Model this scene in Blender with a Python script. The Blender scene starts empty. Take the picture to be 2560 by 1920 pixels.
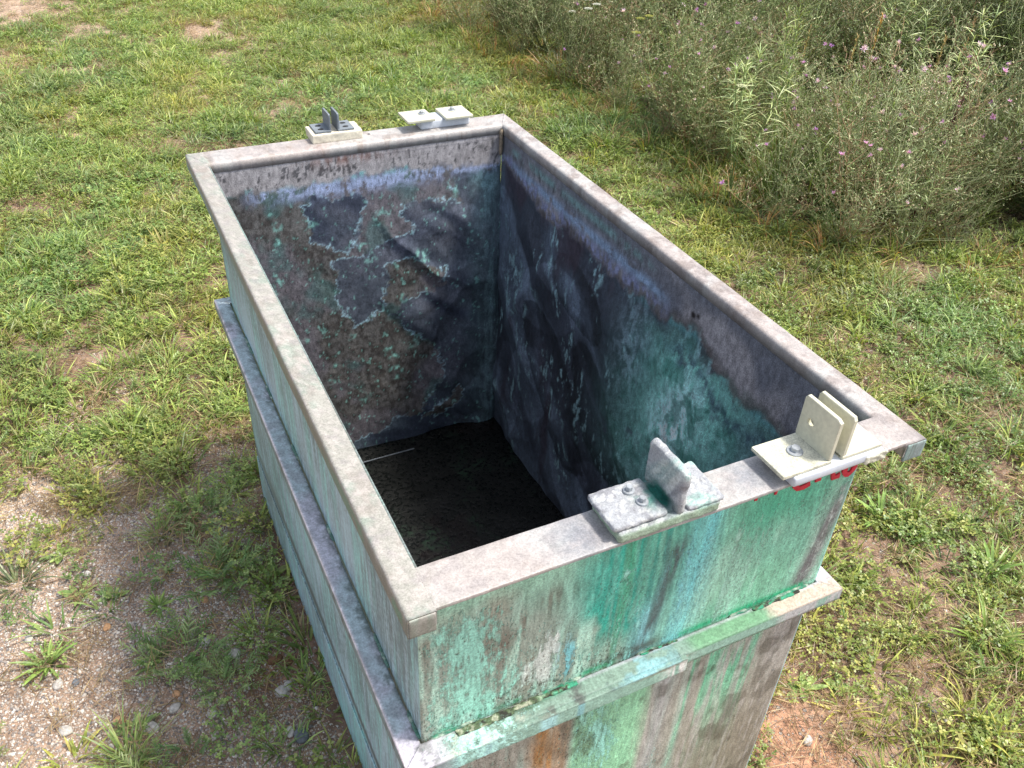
import bpy, math, random
import numpy as np
from mathutils import Vector, Euler, Matrix

SC = bpy.context.scene
COL = SC.collection
rng = np.random.RandomState(11)
random.seed(5)

# ------------------------------------------------------------------ camera
HT = 1.03                       # tank height; tank frame: x width, y length, z=0 at the rim
cam = bpy.data.cameras.new('camera'); cob = bpy.data.objects.new('camera', cam); COL.objects.link(cob)
cob.location = (-0.1999, -0.5988, 0.7951 + HT)
cob.rotation_euler = (0.9328, -0.0421, -0.4536)
cam.sensor_width = 36; cam.lens = 30.907; cam.clip_start = 0.05; cam.clip_end = 500
SC.camera = cob

# ------------------------------------------------------------------ light
sun_dir = Vector((0.52, -0.26, 1.20)).normalized()
w = bpy.data.worlds.new('World'); SC.world = w; w.use_nodes = True
nt = w.node_tree; bg = nt.nodes['Background']
sky = nt.nodes.new('ShaderNodeTexSky'); sky.sky_type = 'NISHITA'; sky.sun_disc = False
sky.sun_elevation = math.asin(sun_dir.z); sky.sun_rotation = math.atan2(sun_dir.x, sun_dir.y)
sky.air_density = 1.0; sky.dust_density = 2.5; sky.ozone_density = 1.0
hs = nt.nodes.new('ShaderNodeHueSaturation'); hs.inputs['Saturation'].default_value = .5      # hazy, whitened sky
nt.links.new(sky.outputs[0], hs.inputs['Color']); nt.links.new(hs.outputs[0], bg.inputs[0]); bg.inputs[1].default_value = 0.15
sl = bpy.data.lights.new('sun', 'SUN'); sl.energy = 2.9; sl.angle = math.radians(8); sl.color = (1.0, 0.94, 0.84)
so = bpy.data.objects.new('sun', sl); COL.objects.link(so); so.rotation_euler = sun_dir.to_track_quat('Z', 'Y').to_euler()
so.location = (3, -1, 6)
SC.view_settings.view_transform = 'Standard'; SC.view_settings.look = 'None'
SC.view_settings.gamma = 1; SC.view_settings.exposure = .84; SC.view_settings.use_curve_mapping = False

# ------------------------------------------------------------------ numeric helpers
def S(r, g, b, k=1.0):
    c = np.array([r, g, b], float) / 255.0
    return np.where(c <= 0.04045, c / 12.92, ((c + 0.055) / 1.055) ** 2.4) * k
def hsh(ix, iy, s):
    v = np.sin(ix * 127.1 + iy * 311.7 + s * 74.7) * 43758.5453
    return v - np.floor(v)
def vn(x, y, s=0):
    ix, iy = np.floor(x), np.floor(y); fx, fy = x - ix, y - iy
    fx = fx * fx * (3 - 2 * fx); fy = fy * fy * (3 - 2 * fy)
    a, b = hsh(ix, iy, s), hsh(ix + 1, iy, s); c, d = hsh(ix, iy + 1, s), hsh(ix + 1, iy + 1, s)
    return (a * (1 - fx) + b * fx) * (1 - fy) + (c * (1 - fx) + d * fx) * fy
def fbm(x, y, s=0, o=4, g=.5):
    t = 0; a = 1; n = 0
    for i in range(o):
        t = t + a * vn(x * 2 ** i + 17 * i, y * 2 ** i + 9 * i, s + i); n += a; a *= g
    return t / n
def sm(a, b, x):
    t = np.clip((x - a) / (b - a), 0, 1); return t * t * (3 - 2 * t)
def ga(x, c, w_): return np.exp(-((x - c) / w_) ** 2)
def lay(col, c, m):
    return col * (1 - m[:, None]) + np.asarray(c)[None] * m[:, None]

# ------------------------------------------------------------------ object helpers
def tag(o, label=None, cat=None, group=None, kind=None):
    if label: o['label'] = label
    if cat: o['category'] = cat
    if group: o['group'] = group
    if kind: o['kind'] = kind
    return o
def mesh(name, V, F, mats, smooth=False, attrs=None, matidx=None):
    me = bpy.data.meshes.new(name)
    V = np.asarray(V, float)
    me.from_pydata(V.tolist(), [], F if isinstance(F, list) else F.tolist())
    for m in (mats if isinstance(mats, (list, tuple)) else [mats]): me.materials.append(m)
    if matidx is not None: me.polygons.foreach_set('material_index', np.asarray(matidx, np.int32))
    if smooth: me.polygons.foreach_set('use_smooth', np.ones(len(me.polygons), bool))
    if attrs:
        for k, a in attrs.items():
            at = me.attributes.new(k, 'FLOAT_COLOR', 'POINT')
            c = np.ones((len(V), 4)); c[:, :3] = a; at.data.foreach_set('color', c.ravel())
    me.update()
    return me
def link(name, me, parent=None, loc=None):
    o = bpy.data.objects.new(name, me); COL.objects.link(o)
    if parent is not None: o.parent = parent
    if loc is not None: o.location = loc
    return o
def empty(name, loc, rz=0):
    o = bpy.data.objects.new(name, None); COL.objects.link(o); o.location = loc; o.rotation_euler = (0, 0, rz)
    o.empty_display_size = .05
    return o
class G:
    def __init__(s): s.V = []; s.F = []; s.C = []; s.M = []; s.n = 0
    def add(s, V, F, c, m=0):
        V = np.asarray(V, float); s.V.append(V)
        s.F += [tuple(int(i) + s.n for i in f) for f in F]
        c = np.asarray(c, float); s.C.append(np.tile(c, (len(V), 1)) if c.ndim == 1 else c)
        s.M += [m] * len(F); s.n += len(V)
    def me(s, name, mats, smooth=False):
        return mesh(name, np.vstack(s.V), s.F, mats, smooth, {'Col': np.vstack(s.C)}, s.M)

# rounded, subdivided box; corner-rounded by clamping; noise displaced if asked
def rbox(x0, x1, y0, y1, z0, z1, r=.002, step=.01, noise=0, ns=80, seed=0):
    lo = np.array([x0, y0, z0]); hi = np.array([x1, y1, z1]); r = min(r, .49 * (hi - lo).min())
    def ax(a, b):
        n = max(1, int(math.ceil((b - a - 2 * r) / step)))
        return np.concatenate([[a, a + r * .4], np.linspace(a + r, b - r, n + 1), [b - r * .4, b]])
    A = [ax(lo[i], hi[i]) for i in range(3)]
    V = []; F = []; off = 0
    for i in range(3):
        j, k = (i + 1) % 3, (i + 2) % 3
        for side in (0, 1):
            U, W = np.meshgrid(A[j], A[k], indexing='ij'); P = np.zeros(U.shape + (3,))
            P[..., j] = U; P[..., k] = W; P[..., i] = (lo, hi)[side][i]
            nu, nv = U.shape; V.append(P.reshape(-1, 3))
            a = np.arange(nu * nv).reshape(nu, nv)
            q = np.stack([a[:-1, :-1], a[1:, :-1], a[1:, 1:], a[:-1, 1:]], -1).reshape(-1, 4)
            if side == 0: q = q[:, ::-1]
            F.append(q + off); off += nu * nv
    V = np.vstack(V); F = np.vstack(F)
    key = np.round(V, 6); _, idx, inv = np.unique(key, axis=0, return_index=True, return_inverse=True)
    V = V[idx]; F = inv.ravel()[F]
    C = np.clip(V, lo + r, hi - r); d = V - C; L = np.linalg.norm(d, axis=1); m = L > 1e-9
    nrm = np.zeros_like(V); nrm[m] = d[m] / L[m][:, None]
    V[m] = C[m] + nrm[m] * r
    if noise:
        n = fbm(V[:, 0] * ns + V[:, 2] * ns * .7, V[:, 1] * ns + V[:, 2] * ns * .9, seed, 3) - .5
        V = V + nrm * (n * 2 * noise)[:, None]
    return V, F.tolist()

# ------------------------------------------------------------------ materials
class N:
    def __init__(s, name):
        s.m = bpy.data.materials.new(name); s.m.use_nodes = True; s.t = s.m.node_tree; s.t.nodes.clear()
        s.out = s.n('ShaderNodeOutputMaterial')
    def n(s, k, **kw):
        x = s.t.nodes.new(k)
        for a, b in kw.items(): setattr(x, a, b)
        return x
    def set(s, sock, v):
        if isinstance(v, bpy.types.NodeSocket): s.t.links.new(v, sock)
        else: sock.default_value = v
    def attr(s, name, typ='GEOMETRY'): return s.n('ShaderNodeAttribute', attribute_name=name, attribute_type=typ)
    def noise(s, vec, scale, det=4, rough=.6):
        x = s.n('ShaderNodeTexNoise'); s.set(x.inputs['Vector'], vec); x.inputs['Scale'].default_value = scale
        x.inputs['Detail'].default_value = det; x.inputs['Roughness'].default_value = rough; return x.outputs['Fac']
    def mp(s, vec, sc): 
        x = s.n('ShaderNodeMapping'); s.set(x.inputs['Vector'], vec); x.inputs['Scale'].default_value = sc; return x.outputs[0]
    def math(s, op, a, b=0., c=None):
        x = s.n('ShaderNodeMath', operation=op); s.set(x.inputs[0], a); s.set(x.inputs[1], b)
        if c is not None: s.set(x.inputs[2], c)
        return x.outputs[0]
    def ramp(s, v, a, b, c=0., d=1.):
        x = s.n('ShaderNodeMapRange', interpolation_type='SMOOTHSTEP'); s.set(x.inputs[0], v)
        for i, q in zip((1, 2, 3, 4), (a, b, c, d)): x.inputs[i].default_value = q
        return x.outputs[0]
    def mix(s, f, a, b, mode='MIX'):
        x = s.n('ShaderNodeMix', data_type='RGBA', blend_type=mode); s.set(x.inputs[0], f); s.set(x.inputs[6], a); s.set(x.inputs[7], b)
        return x.outputs[2]
    def bsdf(s, col, rough=.6, metal=0., spec=.5, normal=None):
        b = s.n('ShaderNodeBsdfPrincipled'); s.set(b.inputs['Base Color'], col); s.set(b.inputs['Roughness'], rough)
        s.set(b.inputs['Metallic'], metal); s.set(b.inputs['Specular IOR Level'], spec)
        if normal is not None: s.set(b.inputs['Normal'], normal)
        return b.outputs[0]
    def bump(s, h, dist, st=1.):
        x = s.n('ShaderNodeBump'); s.set(x.inputs['Height'], h); x.inputs['Distance'].default_value = dist; x.inputs['Strength'].default_value = st
        return x.outputs[0]
    def fin(s, sh): s.t.links.new(sh, s.out.inputs[0]); return s.m
def c4(c): return (float(c[0]), float(c[1]), float(c[2]), 1)

def patina(name, stretch=(1, 1, .12), ns=110, k=.9, fine=320, amp=.35, rough=.6, metal=0., bump=.0006, spec=.4, crisp=.05, pits=0., crust=0.):
    """base colour Col, overlay Col2 where mask M.r + noise crosses one half; fine speckle on top"""
    m = N(name); tc = m.n('ShaderNodeTexCoord').outputs['Object']
    v1 = m.mp(tc, stretch)
    n1 = m.noise(v1, ns, 6, .68)
    n2 = m.noise(tc, fine, 4, .7)
    ni = m.noise(tc, ns * .5, 5, .65)
    M = m.attr('M').outputs['Vector']; sp = m.n('ShaderNodeSeparateXYZ'); m.set(sp.inputs[0], M)
    comb = m.math('MULTIPLY_ADD', n1, .65, m.math('MULTIPLY', ni, .35))
    t = m.math('ADD', sp.outputs[0], m.math('MULTIPLY', m.math('SUBTRACT', comb, .5), m.math('MULTIPLY', sp.outputs[1], 2.2 * k)))
    f = m.ramp(t, .5 - crisp, .5 + crisp)
    if crust:
        n6 = m.noise(m.mp(tc, (1, 1, max(stretch[2], .3))), ns * 2.4, 5, .75)
        f = m.math('MAXIMUM', f, m.math('MULTIPLY', m.ramp(m.math('ADD', n6, m.math('MULTIPLY', sp.outputs[0], .45)), .74, .80), crust))
    col = m.mix(f, m.attr('Col').outputs['Color'], m.attr('Col2').outputs['Color'])
    g = m.ramp(n2, .25, .75, 1 - amp, 1 + amp)
    g2 = m.ramp(n1, .3, .7, 1 - amp * .7, 1 + amp * .7)
    cc = m.n('ShaderNodeCombineXYZ'); gg = m.math('MULTIPLY', g, g2)
    for i in range(3): m.set(cc.inputs[i], gg)
    col = m.mix(1., col, cc.outputs[0], 'MULTIPLY')
    if pits:
        n5 = m.noise(m.mp(tc, (1, 1, .45)), ns * 1.9, 5, .75)
        pf = m.math('MULTIPLY', m.ramp(m.math('ADD', n5, sp.outputs[2]), .60, .68), pits)
        col = m.mix(pf, col, m.mix(1., col, (.30, .27, .25, 1), 'MULTIPLY'))
    h = m.math('ADD', m.math('MULTIPLY', f, 1.), m.math('MULTIPLY', n2, .6))
    r = m.ramp(n1, .3, .7, rough - .1, min(1, rough + .12))
    return m.fin(m.bsdf(col, r, metal, spec, m.bump(h, bump)))

M_front = patina('verdigris_face', stretch=(1, 1, .16), ns=130, amp=.34, bump=.0016, pits=.95, crisp=.09, crust=.8)
M_side = patina('streaked_side', stretch=(1, 1, .05), ns=210, amp=.14, bump=.0003, fine=260, crisp=.16, k=1.3)
M_inner = patina('lining_patina', stretch=(1, 1, .5), ns=95, fine=380, amp=.42, rough=.5, bump=.0014, crisp=.04, pits=.7)
M_rim = patina('rim_metal', stretch=(1, 1, 1), ns=110, fine=420, amp=.24, rough=.5, metal=.05, bump=.0002, crisp=.25)
M_ledge = patina('ledge_metal', stretch=(1, 1, 1), ns=90, fine=260, amp=.26, rough=.65, bump=.0009, crisp=.1, pits=.8, crust=.7)
M_crust = patina('crusted_block', stretch=(1, 1, 1), ns=160, fine=420, amp=.24, rough=.85, bump=.0016, crisp=.12)

def simple(name, col, rough=.5, metal=0., ns=200, amp=.12, bump=.0002, spec=.5):
    m = N(name); tc = m.n('ShaderNodeTexCoord').outputs['Object']; n = m.noise(tc, ns, 5, .65); n3 = m.noise(tc, ns * .12, 3)
    g = m.math('ADD', m.ramp(n, .3, .7, 1 - amp, 1 + amp), m.ramp(n3, .3, .7, -amp, amp))
    cc = m.n('ShaderNodeCombineXYZ')
    for i in range(3): m.set(cc.inputs[i], g)
    return m.fin(m.bsdf(m.mix(1., c4(col), cc.outputs[0], 'MULTIPLY'), rough, metal, spec, m.bump(n, bump)))
M_frp = simple('cream_fibreglass', S(214, 212, 190, .85), .5, 0, 160, .07)
M_frp_fuzzy = simple('frayed_fibreglass', S(204, 203, 184, .85), .8, 0, 380, .22, .0008)
M_white = simple('white_plastic', S(205, 212, 222, .9), .4, 0, 120, .06)
M_block = simple('cream_block', S(215, 208, 190, .9), .7, 0, 160, .14, .0005)
M_grey = simple('grey_angle', S(122, 130, 138, .9), .6, .0, 180, .12)
M_bolt = simple('steel_bolt', S(160, 165, 170, .95), .45, .3, 300, .15)
M_dark = simple('hole_shade', S(30, 32, 34), .8, 0, 200, .1)  # near black for discs that stand in for the shade in holes
M_red = simple('red_paint', S(205, 28, 62, .9), .4, 0, 90, .1)
M_weld = patina('weld_crust', stretch=(1, 1, 1), ns=200, fine=420, amp=.4, rough=.8, bump=.001, crisp=.15)

def leafmat(name, inst, trans=.3, rough=.42):
    m = N(name); c = m.attr('Col').outputs['Color']
    if inst: c = m.mix(1., c, m.attr('tint', 'INSTANCER').outputs['Color'], 'MULTIPLY')
    tc = m.n('ShaderNodeTexCoord').outputs['Object']; n = m.noise(tc, 60, 2)
    cc = m.n('ShaderNodeCombineXYZ'); g = m.ramp(n, .3, .7, .8, 1.2)
    for i in range(3): m.set(cc.inputs[i], g)
    c = m.mix(1., c, cc.outputs[0], 'MULTIPLY')
    b = m.bsdf(c, rough, 0., .55)
    t = m.n('ShaderNodeBsdfTranslucent'); m.set(t.inputs[0], m.mix(1., c, (1.25, 1.3, .7, 1), 'MULTIPLY'))
    x = m.n('ShaderNodeMixShader'); x.inputs[0].default_value = trans
    m.t.links.new(b, x.inputs[1]); m.t.links.new(t.outputs[0], x.inputs[2])
    return m.fin(x.outputs[0])
M_leafI = leafmat('leaf_scattered', True); M_leaf = leafmat('leaf', False, .22)
M_stemI = leafmat('stem_scattered', True, .05, .7); M_stem = leafmat('stem', False, .05, .7)
M_petal = leafmat('petal', False, .4, .6)
def stonemat(name, inst):
    m = N(name); c = m.attr('Col').outputs['Color']
    if inst: c = m.mix(1., c, m.attr('tint', 'INSTANCER').outputs['Color'], 'MULTIPLY')
    tc = m.n('ShaderNodeTexCoord').outputs['Object']; n = m.noise(tc, 140, 4)
    cc = m.n('ShaderNodeCombineXYZ'); g = m.ramp(n, .3, .7, .75, 1.2)
    for i in range(3): m.set(cc.inputs[i], g)
    return m.fin(m.bsdf(m.mix(1., c, cc.outputs[0], 'MULTIPLY'), .85, 0., .3, m.bump(n, .0008)))
M_stoneI = stonemat('pebble', True); M_stone = stonemat('stone', False)

# ------------------------------------------------------------------ ground
def gh(x, y):
    x = np.asarray(x, float); y = np.asarray(y, float)
    h = (fbm(x * 1.3, y * 1.3, 3, 3) - .5) * .06 + (fbm(x * 7, y * 7, 8, 3) - .5) * .018
    d = np.maximum(np.maximum(-.1 - x, x - .9), np.maximum(-.1 - y, y - 1.55))
    return h * sm(0, .5, d) - .004
BARE = [(-.9, 7.3, .7, .9), (.05, 6.6, .3, .8), (-.6, 5.9, .35, .7), (-.62, 1.52, .22, 1.), (-.5, .9, .28, .8), (-.1, .75, .16, .7), (-.45, 7.2, .55, .95), (.75, 6.3, .3, .9), (.95, 5.7, .18, .8), (-.1, 5.6, .16, .5), (2.95, 1.66, .15, 1.),
        (.93, .08, .17, 1.2), (1.25, .05, .16, .6), (.2, 4.2, .16, .7), (.5, 4.0, .13, .6), (-.06, 1.62, .14, .7), (-.3, 2.05, .18, .6),
        (1.35, .62, .14, .7), (1.6, .2, .14, .5), (2.1, 1.3, .14, .55), (1.5, .42, .1, .6), (-.5, 3.6, .15, .5), (.9, 4.5, .14, .5), (-.3, 2.3, .12, .6), (2.7, .95, .1, .5)]
def bare(x, y):
    b = np.zeros_like(x)
    for cx, cy, r, s_ in BARE: b = np.maximum(b, s_ * np.exp(-(((x - cx) ** 2 + (y - cy) ** 2) / r ** 2)))
    low = .80 * sm(1.95, 1.35, y) * sm(.1, -.1, x)            # sparse gravelly strip left of the tank
    rt = .30 * sm(1.4, .3, y) * sm(.7, 1.0, x)
    n = (fbm(x * 3.2, y * 3.2, 21, 4) - .5) * 1.5
    n2 = (fbm(x * 11, y * 11, 25, 3) - .5) * .7
    return np.clip(np.maximum(b, np.maximum(low, rt)) + (n + n2) * .5 + .07, 0, 1)
def edge(y):   # x of the front edge of the weed bed
    return np.interp(y, [-2, .6, 1.2, 1.5, 1.75, 2.1, 2.6, 3.1, 3.6, 4.2, 5.2, 6.5, 8, 14], [5.2, 4.6, 4.2, 3.3, 2.95, 2.62, 2.55, 2.72, 2.68, 2.6, 2.55, 2.5, 2.45, 2.3])
def lines(a, b, fa, fb, st):
    core = np.arange(fa, fb, st); k = np.arange(1, 26)
    o = st * (1.33 ** k - 1) / .33
    l = fa - o[::-1]; r = core[-1] + o
    return np.concatenate([l[l > a], core, r[r < b]])
gx = lines(-260, 260, -1.4, 5, .03); gy = lines(-260, 260, -.8, 8.5, .03)
X, Y = np.meshgrid(gx, gy, indexing='ij'); P = np.stack([X, Y, gh(X, Y)], -1).reshape(-1, 3)
a = np.arange(P.shape[0]).reshape(X.shape)
Fq = np.stack([a[:-1, :-1], a[1:, :-1], a[1:, 1:], a[:-1, 1:]], -1).reshape(-1, 4)
bx_, by_ = P[:, 0], P[:, 1]; bb = bare(bx_, by_)
soil = np.tile(S(134, 110, 94), (len(P), 1))
soil = lay(soil, S(158, 134, 116), sm(.35, .9, bb))
soil = lay(soil, S(186, 162, 140), np.clip(ga(bx_, -.65, .25) * ga(by_, 1.55, .25) + sm(3.5, 5, by_) * .7, 0, 1))
soil = lay(soil, S(170, 130, 106), np.clip(ga(bx_, .93, .13) * ga(by_, .05, .22) * 1.3, 0, 1))
soil = lay(soil, S(142, 108, 90), np.clip(ga(bx_, -.1, .1) * ga(by_, .78, .16), 0, 1) * .9)
soil = lay(soil, S(66, 60, 40), sm(-.3, .2, bx_ - edge(by_)) * .8)  # bed soil darkened to stand in for shade between the weeds
soil = lay(soil, S(60, 70, 30), sm(9, 20, np.abs(bx_) + np.abs(by_)))
gm = N('ground_soil'); tc = gm.n('ShaderNodeTexCoord').outputs['Object']
n1 = gm.noise(tc, 9, 6, .7); n2 = gm.noise(tc, 70, 5, .7); n3 = gm.noise(tc, 330, 3, .6)
vo = gm.n('ShaderNodeTexVoronoi'); gm.set(vo.inputs['Vector'], tc); vo.inputs['Scale'].default_value = 170
vo2 = gm.n('ShaderNodeTexVoronoi'); gm.set(vo2.inputs['Vector'], tc); vo2.inputs['Scale'].default_value = 75
def g3(v):
    cc = gm.n('ShaderNodeCombineXYZ')
    for i in range(3): gm.set(cc.inputs[i], v)
    return cc.outputs[0]
col = gm.mix(1., gm.attr('Col').outputs['Color'], g3(gm.math('MULTIPLY', gm.ramp(n1, .3, .7, .75, 1.2), gm.ramp(n2, .3, .7, .65, 1.35))), 'MULTIPLY')
sepc = gm.n('ShaderNodeSeparateColor'); gm.set(sepc.inputs[0], vo.outputs['Color'])
peb = gm.math('MULTIPLY', gm.ramp(vo.outputs['Distance'], .42, .3), gm.ramp(gm.math('ADD', sepc.outputs[0], gm.math('MULTIPLY', n1, .5)), .8, .9))
col = gm.mix(gm.math('MULTIPLY', peb, .8), col, gm.mix(sepc.outputs[1], c4(S(150, 140, 134)), c4(S(205, 192, 180))))
sepd = gm.n('ShaderNodeSeparateColor'); gm.set(sepd.inputs[0], vo2.outputs['Color'])
peb2 = gm.math('MULTIPLY', gm.ramp(vo2.outputs['Distance'], .4, .3), gm.ramp(gm.math('ADD', sepd.outputs[0], gm.math('MULTIPLY', n1, .5)), 1.05, 1.12))
col = gm.mix(peb2, col, gm.mix(sepd.outputs[1], c4(S(140, 128, 120)), c4(S(190, 178, 168))))
hh = gm.math('ADD', gm.math('ADD', gm.math('MULTIPLY', n2, .6), gm.math('MULTIPLY', n3, .3)), gm.math('ADD', peb, peb2))
M_ground = gm.fin(gm.bsdf(col, .95, 0., .2, gm.bump(hh, .006)))
go = link('ground', mesh('ground', P, Fq, M_ground, True, {'Col': soil}))
tag(go, kind='structure')

# ------------------------------------------------------------------ the tank
W_, L_ = .80, 1.4217
ml, mr, mf, mb = .036, .0402, .0656, .0731
XI0, XI1, YI0, YI1 = ml, W_ - mr, mf, L_ - mb      # inner opening
LZ = -.360
tank = empty('metal_tank', (0, 0, 0))
tank.location = (.4, .71, 0)
tag(tank, 'open rectangular metal tank with verdigris front and streaked grey blue sides standing on the grass', 'tank')
ORG = np.array([.4, .71, -HT])     # tank frame -> child local (child z measured from the ground)
def tpart(name, V, F, mat, smooth=False, attrs=None, parent=None, matidx=None):
    V = np.asarray(V, float) - ORG
    return link(name, mesh(name, V, F, mat, smooth, attrs, matidx), parent or tank)

def grid_slab(o, u, v, nrm, lu, lv, st, th, disp=None):
    """slab whose displaced front face looks along nrm; returns V, F, (U,Vc) for every vertex"""
    o, u, v, nrm = [np.array(q, float) for q in (o, u, v, nrm)]
    nu, nv = max(2, int(lu / st)), max(2, int(lv / st))
    U, Vv = np.meshgrid(np.linspace(0, lu, nu), np.linspace(0, lv, nv), indexing='ij')
    Pf = o + U[..., None] * u + Vv[..., None] * v
    D = disp(Pf) if disp is not None else 0
    Pf = (Pf + (D * np.ones(U.shape))[..., None] * nrm).reshape(-1, 3)
    ids = np.arange(nu * nv).reshape(nu, nv)
    q = np.stack([ids[:-1, :-1], ids[1:, :-1], ids[1:, 1:], ids[:-1, 1:]], -1).reshape(-1, 4)
    if np.dot(np.cross(u, v), nrm) < 0: q = q[:, ::-1]
    per = np.concatenate([ids[:, 0], ids[-1, 1:], ids[-2::-1, -1], ids[0, -2:0:-1]])
    base = (o + U[..., None] * u + Vv[..., None] * v).reshape(-1, 3)[per] - th * nrm
    n0 = len(Pf); k = len(per); r = np.arange(k)
    sk = np.stack([per[r], n0 + r, n0 + (r + 1) % k, per[(r + 1) % k]], 1)
    if np.dot(np.cross(u, v), nrm) < 0: sk = sk[:, ::-1]
    # back face
    c = [n0, n0 + nu - 1, n0 + nu + nv - 2, n0 + 2 * nu + nv - 3]
    Vt = np.vstack([Pf, base]); F = q.tolist() + sk.tolist() + [tuple(c[::-1]) if np.dot(np.cross(u, v), nrm) > 0 else tuple(c)]
    return Vt, F

# ---- colours -------------------------------------------------------
KW = .95
def col_front(V):
    x, z = V[:, 0], V[:, 2]; t = -z
    st = fbm(x * 55, z * 3.5, 31, 5, .6); st2 = fbm(x * 150, z * 9, 37, 4, .65); bl = fbm(x * 14, z * 10, 33, 4); fn = fbm(x * 160, z * 90, 39, 3)
    up = t < .372
    xs = x + (t - .2) * .05
    C = np.tile(S(128, 158, 142, KW), (len(x), 1))
    C = lay(C, S(112, 164, 142, KW), sm(.32, .52, x))
    C = lay(C, S(150, 186, 166, KW), sm(.48, .66, fbm(x * 22, z * 4, 34, 4)) * .6)
    C = lay(C, S(140, 184, 160, KW), sm(.15, .05, t) * sm(.34, .2, x))
    br = sm(.1, .17, t + (bl - .5) * .12) * sm(.40, .28, x)                   # brown weathered lower left
    C = lay(C, S(140, 148, 136, KW), br * .9); C = lay(C, S(138, 134, 120, KW), br * sm(.46, .62, bl) * .8); C = lay(C, S(168, 204, 186, KW), br * sm(.45, .62, fbm(x * 70, z * 6, 44, 4)) * .75)
    C = lay(C, S(92, 84, 74, KW), br * sm(.52, .62, st * .6 + st2 * .4) * .6)
    arch = np.exp(-((np.hypot((x - .245) / .10, (t - .30) / .16) - 1) / .16) ** 2) * sm(.36, .2, t); C = lay(C, S(104, 94, 84, KW), arch * sm(.42, .58, st2) * .8)
    tl = sm(.5, .7, bl + .25 * ga(x, .36, .12) + .1) * ga(xs, .36, .07) * sm(.02, .06, t) * sm(.36, .16, t)
    C = lay(C, S(40, 140, 122, KW), np.clip(tl * 2.4, 0, 1) * (.55 + .45 * sm(.4, .6, st2)))
    C = lay(C, S(70, 164, 146, KW), ga(xs, .30, .05) * ga(t, .16, .07) * .7)
    C = lay(C, S(70, 150, 116, KW), sm(.45, .65, st) * sm(.30, .36, x) * sm(.44, .40, x) * .7)
    C = lay(C, S(112, 190, 196, KW), np.clip(ga(xs, .475, .028) * (.55 + .9 * (st - .3)), 0, 1))
    C = lay(C, S(140, 208, 218, KW), np.clip(ga(xs, .405, .02) * sm(.2, .28, t) * (st + .4), 0, 1) * .9)
    C = lay(C, S(72, 80, 82, KW), np.clip(ga(x, .428 - (t - .16) * .14, .010 + .008 * st) * sm(.09, .14, t) * 1.2 * sm(.2, .5, st2), 0, 1))
    C = lay(C, S(84, 120, 116, KW), np.clip(ga(x, .41 - (t - .16) * .1, .022) * sm(.06, .12, t) * sm(.3, .7, st2), 0, 1) * .8)
    C = lay(C, S(60, 150, 120, KW), np.clip(ga(x, .62, .10) * ga(t, .11, .07) * .85 * sm(.3, .6, bl + .1), 0, 1))
    C = lay(C, S(112, 168, 138, KW), sm(.5, .56, x) * sm(.7, .66, x) * sm(.2, .3, t) * .6)
    C = lay(C, S(160, 208, 186, KW), sm(.45, .68, st) * sm(.42, .5, x) * sm(.12, .3, t) * .75)
    ed = sm(.05, -.03, (.79 - x) - t * .28 + .03)                                # grey worn right edge
    edm = np.clip(ga(x, .775 - t * .16, .022) * sm(.08, .2, t) * 1.1, 0, 1)
    C = lay(C, S(96, 96, 98, KW), edm * sm(.25, .5, st2 + .1))
    C = lay(C, S(30, 150, 104, KW), ga(t, .354, .008) * sm(.45, .6, fbm(x * 12, z * 0, 77, 3)) * .9)
    C = lay(C, S(70, 66, 58, KW), ga(t, .345, .014) * sm(.30, .36, x) * sm(.46, .42, x) * .8)
    C2 = np.tile(S(158, 218, 198, KW), (len(x), 1))
    wp = ga(x, .231, .030) * ga(t, .265, .06) * sm(.35, .62, st2)
    C2 = lay(C2, S(214, 222, 214, KW), np.clip(wp * 2 + ga(x, .16, .08) * ga(t, .3, .05) * sm(.4, .6, bl), 0, 1))
    C2 = lay(C2, S(130, 200, 206, KW), np.clip(ga(x, .265, .016) * ga(t, .30, .05) * 1.5 + ga(x, .44, .06), 0, 1)); C2 = lay(C2, S(158, 200, 180, KW), sm(.5, .56, x)); C2 = lay(C2, S(168, 176, 172, KW), sm(.70, .74, x))
    M = np.zeros((len(x), 3))
    m = .34 + .30 * ga(x, .10, .05) * sm(.06, .16, t) + .24 * (st - .5) + .22 * (bl - .5) + .35 * wp + .16 * ga(x, .18, .07) * ga(t, .30, .06) + .12 * ga(x, .3, .05) * sm(.2, .3, t)
    m += .20 * ga(x, .268, .010) * ga(t, .29, .07) * sm(.35, .6, st2)
    m += .30 * (fn - .5); m = np.where(x > .36, m * .5 + .22 + .35 * (st - .5), m)
    m -= .25 * sm(.16, .06, t)
    M[:, 0] = m; M[:, 1] = .55; M[:, 2] = -.06 + .10 * (bl - .5) + .09 * br + .05 * ga(x, .34, .05) + .05 * edm + .05 * ga(t, .34, .03) - .07 * sm(.5, .6, x) * sm(.72, .66, x)
    # lower panel
    lo = ~up
    c = np.tile(S(138, 136, 126, KW), (len(x), 1)); c = lay(c, S(150, 168, 156, KW), sm(.42, .62, fbm(x * 40, z * 3, 45, 4)) * .7)
    c = lay(c, S(146, 108, 68, KW), sm(.19, .25, x + (bl - .5) * .12) * sm(.30, .285, x) * (.3 + .7 * sm(.35, .6, st)))
    c = lay(c, S(128, 176, 142, KW), sm(.29, .305, x) * sm(.45, .42, x + (st - .5) * .04))
    c = lay(c, S(140, 200, 170, KW), sm(.29, .305, x) * sm(.42, .38, x) * sm(.55, .62, bl) * .7)
    c = lay(c, S(142, 138, 138, KW), ga(x + (st - .5) * .03, .468, .02) * .8)
    c = lay(c, S(98, 166, 132, KW), np.clip(sm(.5, .64, st) * sm(.48, .52, x) * sm(.72, .64, x) * sm(.9, .5, t), 0, 1) * .9)
    c = lay(c, S(134, 130, 124, KW), sm(.66, .73, x))
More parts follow.
